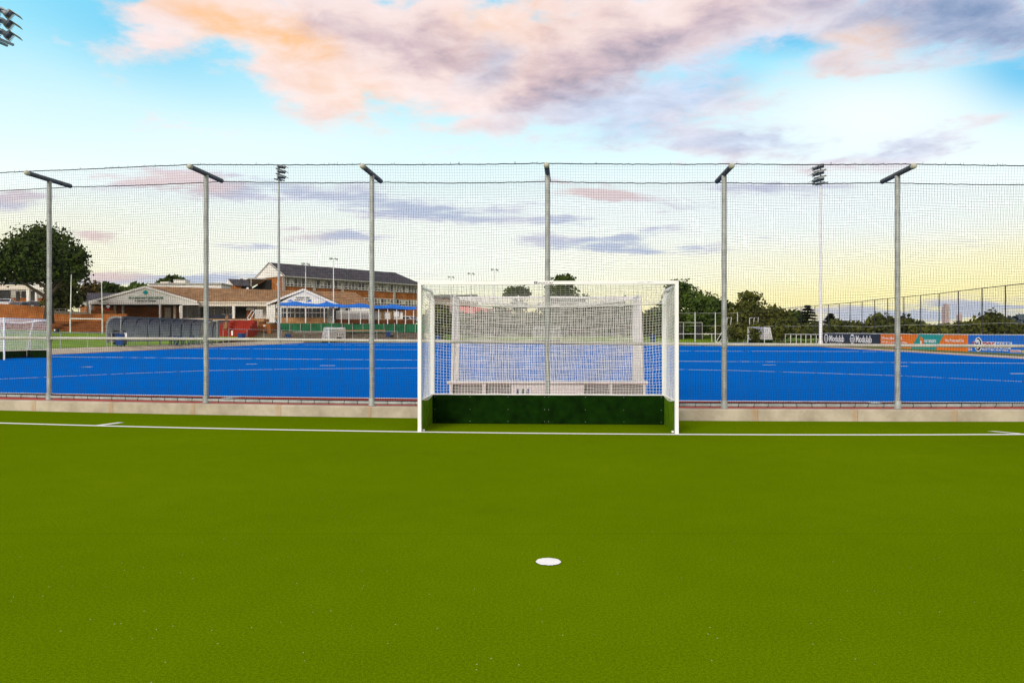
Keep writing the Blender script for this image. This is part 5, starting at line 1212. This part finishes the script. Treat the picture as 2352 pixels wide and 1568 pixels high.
# ------------------------------------------------------------------ floodlights
def lamp(mb_name, root, c, face, s=.62):
    """flood lamp: louvred front, gear box behind, thin visor"""
    f = V(face).normalized(); side = f.cross(V((0, 0, 1))).normalized(); up = side.cross(f)
    mb = MB(); mb.obox(c-side*s*.5-up*s*.42-f*.10, side*s, up*s*.84, f*.12)
    mb.obox(c-side*s*.32-up*s*.25-f*.42, side*s*.64, up*s*.5, f*.31)
    o = mb.build('lamp', M['sage'], root)
    mb = MB()
    for k in range(5): mb.obox(c-side*s*.48+up*(s*(-.40+.17*k))+f*.021, side*s*.96, up*.035, f*.16)
    mb.build('louvre', M['lampface'], o)
    mb = MB(); mb.obox(c-side*s*.52+up*s*.43-f*.06, side*s*1.04, up*.03, f*s*1.25); mb.build('visor', M['sage'], o)
def mast(label, x, y, z0, ztop, facing, r=.17, group='tall floodlight masts', white=False, s=.43, spread=1.0, bw=.78, sp_=.52):
    root = thing('floodlight_mast', label, 'floodlight', (x, y, z0), 0, group); m = 'whited' if white else 'galv'
    zb_ = ztop-2.0
    mb = MB(); mb.tube([(x, y, z0), (x, y, z0+.5), (x, y, (z0+zb_)/2), (x, y, ztop-.1)], r, 14, rr=[r*1.5, r, r*.8, r*.5]); mb.build('pole', M[m], root, smooth=True)
    fx = V(facing).normalized(); al = V((-fx.y, fx.x, 0)); cen = V((x, y, 0))
    for i, dz in enumerate((0, .66, 1.3)):
        for off in ((-.16, .30) if i == 0 else (.1,)):
            p = cen+fx*off+V((0, 0, zb_+dz)); mb = MB(); mb.bar(p-al*bw, p+al*bw, .13, .13); mb.build('beam', M['sage'], root)
    for i, dz in enumerate((.32, 1.0, 1.62)):
        for k in (-1, 0, 1):
            yaw = k*.55*spread; f = fx*math.cos(yaw)+al*math.sin(yaw); f = (f+V((0, 0, -.62))).normalized()
            lamp('lamp', root, cen+fx*.42+al*k*sp_+V((0, 0, zb_+dz+(.06*k))), f, s)
    return root
mast('tall floodlight mast in front of the pool building', wx(640.5, 98), 98, .8, wz(379, 98)+.1, V((1, -.35, 0)), .20)
mast('tall white floodlight mast beside the navy advertising boards', wx(1885, 79), 79, .72, wz(379.5, 79)+.1, V((-1, -.5, 0)), .17, white=True)
mast('floodlight head reaching into the top left corner of the picture', wx(-22, 46), 46, .6, wz(10, 46), V((1, -.25, 0)), .18, s=.56, bw=1.3, sp_=.85)
def pool_light(label, px, pt, pb, y):
    root = thing('light_pole', label, 'lamp post', at(px, pb, y), 0, 'thin double lamp poles'); top = at(px, pt+2, y)
    mb = MB(); mb.tube([at(px, pb, y), top], .07, 8, rr=[.10, .055]); mb.build('pole', M['whited'], root, smooth=True)
    mb = MB(); mb.bar(top+V((-.5, 0, 0)), top+V((.5, 0, 0)), .07); mb.build('bracket', M['sage'], root)
    for s in (-1, 1): mb = MB(); mb.prism([top+V((s*.18, -.22, .18)), top+V((s*.62, -.22, .06 if s > 0 else .16)), top+V((s*.60, -.22, -.26 if s > 0 else -.12)), top+V((s*.22, -.22, -.10))], (0, .42, 0)); mb.build('lamp', M['sage'], root)
pool_light('double lamp pole rising above the pool building gable', 702, 604.5, 742, 116.3)
pool_light('taller double lamp pole right of the pool building gable', 766, 592.5, 748, 116.3)
pool_light('lamp pole farthest left above the near goal crossbar', 1036, 634.5, 765, 142)
pool_light('middle lamp pole above the near goal crossbar', 1082, 626.5, 765, 134)
pool_light('lamp pole above the crossbar, nearest the centre fence post', 1136, 617.5, 766, 126)
# ------------------------------------------------------------------ far posts, cage, practice frames, boundary fence
tf = thing('net_posts', 'row of tall white posts with wires before the trees beyond the far end', 'fence', V((wx(1643, 113), 113, .7)))
for px in (1596.5, 1643, 1694): mb = MB(); mb.tube([at(px, 786, 113), at(px, 717, 113)], .062, 8); mb.build('post', M['whited'], tf, smooth=True)
for py in (719, 748): mb = MB(); mb.tube([at(1560, py+.3, 113), at(1694, py, 113)], .022, 5); mb.build('wire', M['grey'], tf)
cg = thing('practice_cage', 'dark mesh practice cage with pale frame in front of the mid green trees', 'cage', at(1583, 781, 119))
mb = MB(); mb.tube([at(1553, 740, 119), at(1613, 741, 119)], .05, 8); mb.build('top_rail', M['grey'], cg)
for px in (1553.5, 1570, 1613): mb = MB(); mb.tube([at(px, 781, 119), at(px, 740.3, 119)], .055, 8); mb.build('post', M['grey'], cg)
for a, b in ((1554.5, 1569), (1598, 1612)):
    mb = MB(); mb.rect(a, 742, b, 780, 119.2, .05); p = mb.build('panel', M['dark'], cg)
    for k in range(4): px = lerp(a, b, (k+.5)/4); mb = MB(); mb.tube([at(px, 780, 119.12), at(px, 742, 119.12)], .03, 5); mb.build('bar', M['greyd'], p)
def frame_parts(root, o=0.0, y=110.6):
    A_ = lambda px, py, dy=0: at(px+o, py, y+dy)
    def tb(name, *pts, r=.042): mb = MB(); mb.tube([A_(*p) for p in pts], r, 6); mb.build(name, M['whited'], root, smooth=True)
    tb('panel_frame', (1721.9, 730), (1741.8, 728.8), (1737.5, 775), (1720.7, 774.3), (1721.9, 730))
    tb('mullion', (1732.3, 729.4), (1729.9, 760.3), (1729, 775)); tb('brace', (1725, 754, -.1), (1706.3, 786.3, -.9)); tb('brace', (1733.8, 754, .1), (1714.3, 786.2, .1))
    tb('cross_bar', (1722, 752.3), (1735.7, 752)); tb('leg', (1735.4, 753, .3), (1733.2, 786, .3)); tb('leg', (1725.5, 755, -.2), (1724.6, 786.2, -.2)); tb('foot', (1706.3, 786.2, -.9), (1724.6, 786.2, -.9))
fr = thing('training_goal_frame', 'white tubular practice frame standing behind the right parked goal', 'frame', at(1723, 782, 110.6), 0, 'white practice frames'); frame_parts(fr)
fr2 = thing('training_goal_frame', 'white tubular practice frame partly hidden by the fifth fence post', 'frame', at(1662, 782, 110.6), 0, 'white practice frames'); frame_parts(fr2, -62)
bf = thing('boundary_fence', 'tall dark mesh boundary fence behind the advertising boards', 'fence', V((36, 72, .8)))
toptab = [(1694, 718.5), (1760, 712), (1840, 705), (1895, 700.5), (2000, 690), (2076, 682), (2157, 674), (2255, 662), (2352, 651.5), (2500, 636)]
def fy(px): return interp([(1694, 113), (1840, 97), (1903, 86), (2352, 51), (2520, 44)], px)
for px in (1735, 1790, 1840, 1872, 1903, 1927.6, 1952.7, 1980, 2009, 2039, 2076, 2114.5, 2157, 2201.5, 2255.8, 2309.4, 2366):
    y = fy(px); b = at(px, 780, y); b.z = .6; mb = MB(); mb.tube([b, at(px, interp(toptab, px), y)], .04, 8); mb.build('post', M['black'], bf, smooth=True)
    if px > 1900: mb = MB(); q = b.lerp(at(px, interp(toptab, px), y), .28); mb.tube([q, b+V((.15, .95, 0))], .025, 5); mb.build('stay', M['grey'], bf)
mb = MB(); mb.tube([at(px, interp(toptab, px), fy(px)) for px in range(1694, 2420, 12)], .032, 5); mb.build('top_wire', M['black'], bf)
mb = MB(); mb.tube([at(px, interp([(1694, 748), (2000, 749), (2352, 742), (2500, 738)], px)+1.2*math.sin(px/31), fy(px)) for px in range(1694, 2420, 12)], .022, 5); mb.build('mid_wire', M['grey'], bf)
def bnet(u, v):
    px = lerp(1700, 2410, u); y = fy(px); t = at(px, interp(toptab, px), y); b = V((t.x, y, .9)); return t.lerp(b, v)
net(bnet, 150, 20, .0045, 1, 4).build('mesh', M['netblk'], bf)
# ------------------------------------------------------------------ advertising boards
bx_ = lambda y: 31.0+.046*(y-46)
def board_y(px): k = (px-CX)/F; return (31.0-.046*46)/(k-.046)
def board(label, pa, pb, m, group='advertising boards along the pitch'):
    ya, yb = board_y(pa), board_y(pb); a = V((bx_(ya), ya, 0)); b = V((bx_(yb), yb, 0))
    za, zb_ = wz(interp([(1888, 790.3), (2223, 807), (2352, 812.6), (2500, 820)], pa), ya), wz(interp([(1888, 790.3), (2223, 807), (2352, 812.6), (2500, 820)], pb), yb)
    a.z, b.z = za, zb_; d = b-a; root = thing('advertising_board', label, 'advertising board', (a+b)/2, 0, group)
    nrm = V((d.y, -d.x, 0)).normalized(); nrm = nrm if nrm.x < 0 else -nrm
    h = 1.14; up = V((0, 0, 1))
    mb = MB(); mb.obox(a+d*.002, d*.996, -nrm*.04, up*h); pn = mb.build('panel', M[m], root)
    mb = MB(); mb.tube([a+up*(h+.02), b+up*(h+.02)], .03, 6); mb.build('top_rail', M['whited'], root)
    U = d.length; dd = d.normalized()
    def pt(u, v, o=.012): return a+dd*(u*U)+up*(v*h)+nrm*o
    def poly(name, pts, mt, par, o=.012, t=.008): mb = MB(); mb.prism([pt(u, v, o) for u, v in pts], -nrm*t); return mb.build(name, M[mt], par)
    def word(txt, u0, v0, u1, v1, mt, par, o=.012, shear=0, bold=0): return text_part(txt, pt(u0, v0, o), dd, up, (u1-u0)*U, (v1-v0)*h, M[mt], par, .004, shear=shear, bold=bold)
    return root, pn, poly, word
def oval(cu, cv, ru, rv, n=22): return [(cu+ru*math.cos(2*PI*i/n), cv+rv*math.sin(2*PI*i/n)) for i in range(n)]
for lab, pa, pb in (('navy board lettered Modulab next to the white floodlight mast', 1882, 1947.5), ('navy board lettered Modulab next to the orange board', 1948.2, 2021.6)):
    r_, pn, poly, word = board(lab, pa, pb, 'navy')
    u0 = .26 if pa < 1900 else .14
    lo_ = poly('logo', oval(u0, .55, .075, .42), 'adwhite', pn)
    poly('logo_stroke', [(u0-.045, .22), (u0-.027, .22), (u0-.027, .68), (u0+.027, .68), (u0+.027, .22), (u0+.045, .22), (u0+.045, .80), (u0-.045, .80)], 'navy', lo_, .024); poly('logo_stroke', [(u0-.010, .22), (u0+.010, .22), (u0+.010, .60), (u0-.010, .60)], 'navy', lo_, .024)
    word('Modulab', u0+.12, .28, u0+.62, .86, 'adwhite', pn, bold=.02); word('laboratory systems', u0+.13, .12, u0+.55, .2, 'adwhite', pn)
r_, pn, poly, word = board('long orange and teal insurance board with white slogans', 2022.2, 2222.5, 'orange')
tl_ = poly('teal_panel', [(.50-.0, 0), (.44, .0), (.53, .999), (.80, .999), (.71, .0)], 'teal', pn) if False else poly('teal_panel', [(.40, .005), (.50, .995), (.77, .995), (.685, .005)], 'teal', pn)
word('Own the Turf.', .02, .60, .30, .80, 'adwhite', pn, bold=.015); word("We'll Cover the Play", .02, .30, .36, .48, 'adwhite', pn, bold=.01)
dr = poly('logo_drop', [(.515, .30), (.540, .30), (.553, .45), (.553, .62), (.540, .78), (.525, .88), (.515, .80)], 'orange', tl_, .022); poly('logo_mark', [(.521, .34), (.536, .42), (.536, .52), (.521, .60)], 'adwhite', dr, .032)
word('suremarx', .565, .46, .695, .66, 'adwhite', tl_, .022, bold=.01)
word('Stay Protected On', .785, .50, .965, .74, 'adwhite', pn, bold=.015); word('& Off the Field', .775, .20, .90, .38, 'adwhite', pn, bold=.01)
r_, pn, poly, word = board('bright blue tyre shop board with red and white lettering', 2223.4, 2420, 'adblue')
bg_ = poly('backing', [(.06, .25), (.07, .61), (.56, .61), (.545, .25)], 'adwhite', pn, .010) ; ty = poly('tyre_logo', oval(.145, .45, .052, .42), 'adwhite', bg_, .022); t2 = poly('tyre_ring', oval(.145, .45, .040, .36), 'black', ty, .032); poly('tyre_hub', oval(.138, .47, .032, .28), 'adwhite', t2, .042)
word('T', .065, .28, .105, .58, 'adred', bg_, .052, .2, .02); word('M', .103, .28, .155, .58, 'letb', bg_, .052, .2, .02)
word('TYRE', .20, .28, .355, .58, 'adred', bg_, .022, .2, .03); word('MART', .365, .28, .545, .58, 'adblue', bg_, .022, .2, .03)
word('RIGHT TYRES...RIGHT PRICE', .19, .11, .52, .2, 'adwhite', pn, .012, .2, .02)
for a_, b_ in ((.0, .055), (.54, .665)): q = poly('stripe', [(a_, .07), (b_, .07), (b_, .20), (a_, .20)], 'adwhite', pn); poly('stripe_core', [(a_+.002, .11), (b_-.002, .11), (b_-.002, .155), (a_+.002, .155)], 'adred', q, .022)
poly('badge', [(.675, .06), (.74, .06), (.76, .14), (.735, .22), (.68, .2)], 'yellow', pn)
word('0800 FITTED', .66, .28, .95, .38, 'adwhite', pn) if False else None
# ------------------------------------------------------------------ cars
def car_parts(root, paint):
    L = dict(parent=root, local=True)      # front towards -y
    mb = MB(); prof = [(-2.0, .35), (-2.05, .62), (-1.95, .78), (-1.15, .92), (-.55, 1.36), (-.2, 1.45), (.75, 1.44), (1.25, 1.30), (1.75, .98), (2.0, .90), (2.05, .45), (1.95, .3), (-1.9, .28)]
    W0 = .84
    def ring(x, kx): return [V((x if z < .95 else x*(1-.22*(z-.9)), y, z)) for y, z in prof]
    a, b = ring(-W0, 1), ring(W0, 1); n = len(prof); mb.v = a+b
    mb.f = [tuple(range(n)), tuple(range(2*n-1, n-1, -1))]+[((i+1) % n, i, n+i, n+(i+1) % n) for i in range(n)]
    bd = mb.build('body', M[paint], **L)
    for nm, y0, z0, y1, z1 in (('windscreen', -1.08, .95, -.60, 1.33), ('rear_window', 1.72, 1.02, 1.27, 1.28)):
        o = -.02 if y0 < 0 else .02; mb = MB(); mb.prism([(-.70, y0+o, z0+.03), (.70, y0+o, z0+.03), (.62, y1+o, z1+.03), (-.62, y1+o, z1+.03)], (0, .02 if y0 > 0 else -.02, .01)); mb.build(nm, M['glass'], **L)
    for s in (-1, 1):
        mb = MB(); x0, x1 = s*.835, s*.762; mb.prism([(x0, -.95, .96), (x0, 1.4, .98), (x1, 1.0, 1.34), (x1, -.48, 1.34)], (s*.012, 0, 0)); mb.build('side_window', M['glass'], **L)
        mb = MB(); mb.box(min(s*.50, s*.78), -2.075, .60, max(s*.50, s*.78), -2.0, .76); mb.build('headlight', M['adwhite'], **L)
        mb = MB(); mb.ball((s*.93, -.72, 1.0), .10, .06, .07, 8, 5); mb.build('mirror', M[paint], **L)
        for y in (-1.3, 1.3):
            mb = MB(); mb.tube([(s*.70, y, .31), (s*.88, y, .31)], .31, 16); w = mb.build('tyre', M['tyre'], **L)
            mb = MB(); mb.tube([(s*.875, y, .31), (s*.89, y, .31)], .19, 12); mb.build('rim', M['galv'], w, local=True)
    mb = MB(); mb.box(-.45, -2.085, .42, .45, -2.02, .56); mb.build('grille', M['black'], **L)
for lab, px, pt, y, a, paint in (('white parked car leftmost above the brick wall', 14, 686.0, 118, .35, 'carw'), ('silver parked car second along above the brick wall', 47, 692.8, 118, -.2, 'carg'), ('dark parked car with white bonnet by the tree trunk', 77, 691.5, 117, .8, 'card'), ('white car parked beyond the kiosk left of the goal post', 942, 726, 131, .9, 'carw')):
    top = at(px, pt, y); c = thing('parked_car', lab, 'car', (top.x, top.y, top.z-1.46), a, 'parked cars'); car_parts(c, paint)
# ------------------------------------------------------------------ people
def person(label, loc, h, top, bottom, rotz, lean=0.0):
    root = thing('person', label, 'person', loc, rotz); k = h/1.75
    J = dict(pelvis=(0, 0, .95), waist=(0, -.02-lean*.3, 1.10), chest=(0, -.03-lean*.7, 1.34), neck=(0, -.03-lean, 1.50), head=(0, -.05-lean*1.2, 1.66), crown=(0, -.04-lean*1.25, 1.75))
    vs = []; ed = []; rad = []
    def addv(p, r): vs.append(V(p)*k); rad.append(r*k); return len(vs)-1
    p0 = addv(J['pelvis'], .13); w = addv(J['waist'], .125); c = addv(J['chest'], .15); nk = addv(J['neck'], .055); hd_ = addv(J['head'], .095); cr_ = addv(J['crown'], .06)
    ed += [(p0, w), (w, c), (c, nk), (nk, hd_), (hd_, cr_)]
    for s in (-1, 1):
        hp = addv((s*.10, 0, .90), .095); kn = addv((s*.11, -.03, .50), .062); an = addv((s*.11, .02, .09), .042); to = addv((s*.12, -.15, .04), .035)
        ed += [(p0, hp), (hp, kn), (kn, an), (an, to)]
        sh = addv((s*.19, -.03-lean*.8, 1.40), .06); el = addv((s*.25, -.04-lean*.9, 1.12), .045); wr = addv((s*.20, -.24-lean, 1.0), .032); ha = addv((s*.18, -.32-lean, .98), .034)
        ed += [(c, sh), (sh, el), (el, wr), (wr, ha)]
        for q in range(5): fg = addv((s*(.15+.018*q), -.41-lean+abs(q-2)*.012, .96+.004*q), .009); ed.append((ha, fg))
    me = bpy.data.meshes.new('body'); me.from_pydata(vs, ed, []); me.materials.append(M['skin']); o = bpy.data.objects.new('body', me); COL.objects.link(o); o.parent = root; WORLD[o.name] = WORLD[root.name]
    md = o.modifiers.new('skin', 'SKIN')
    for i, sv in enumerate(me.skin_vertices[0].data): sv.radius = (rad[i], rad[i]); sv.use_root = (i == 0)
    o.modifiers.new('sub', 'SUBSURF').render_levels = 1
    mb = MB(); sc_ = lambda *p: V(p)*k
    mb.tube([sc_(0, 0, .96), sc_(*J['waist']), sc_(*J['chest']), sc_(0, -.03-lean*.9, 1.45)], .17*k, 12, rr=[.175*k, .165*k, .19*k, .11*k])
    for s in (-1, 1): mb.tube([sc_(s*.16, -.03-lean*.8, 1.41), sc_(s*.235, -.035-lean*.85, 1.2)], .075*k, 8)
    mb.build('shirt', M[top], root, local=True, smooth=True)
    mb = MB(); mb.tube([sc_(0, 0, .985), sc_(0, 0, .86)], .18*k, 12)
    for s in (-1, 1): mb.tube([sc_(s*.09, 0, .9), sc_(s*.105, -.02, .55)], .11*k, 10)
    mb.build('shorts', M[bottom], root, local=True, smooth=True)
    hp_ = J['head']; mb = MB(); mb.ball(sc_(hp_[0], hp_[1]+.02, hp_[2]+.035), .105*k, .11*k, .095*k, 12, 8); mb.build('hair', M['hair'], root, local=True, smooth=True)
    return root
person('person in white top and red shorts standing in the college portico', V((wx(248, 120.6), 120.6, wz(697.5, 120.6)-1.62)), 1.62, 'shirt', 'shorts', .4)
person('person in teal top leaning by the handrail near the third fence post', V((wx(634.5, 117.6), 117.6, 2.86)), 1.5, 'tealtop', 'navy', .9, .25)
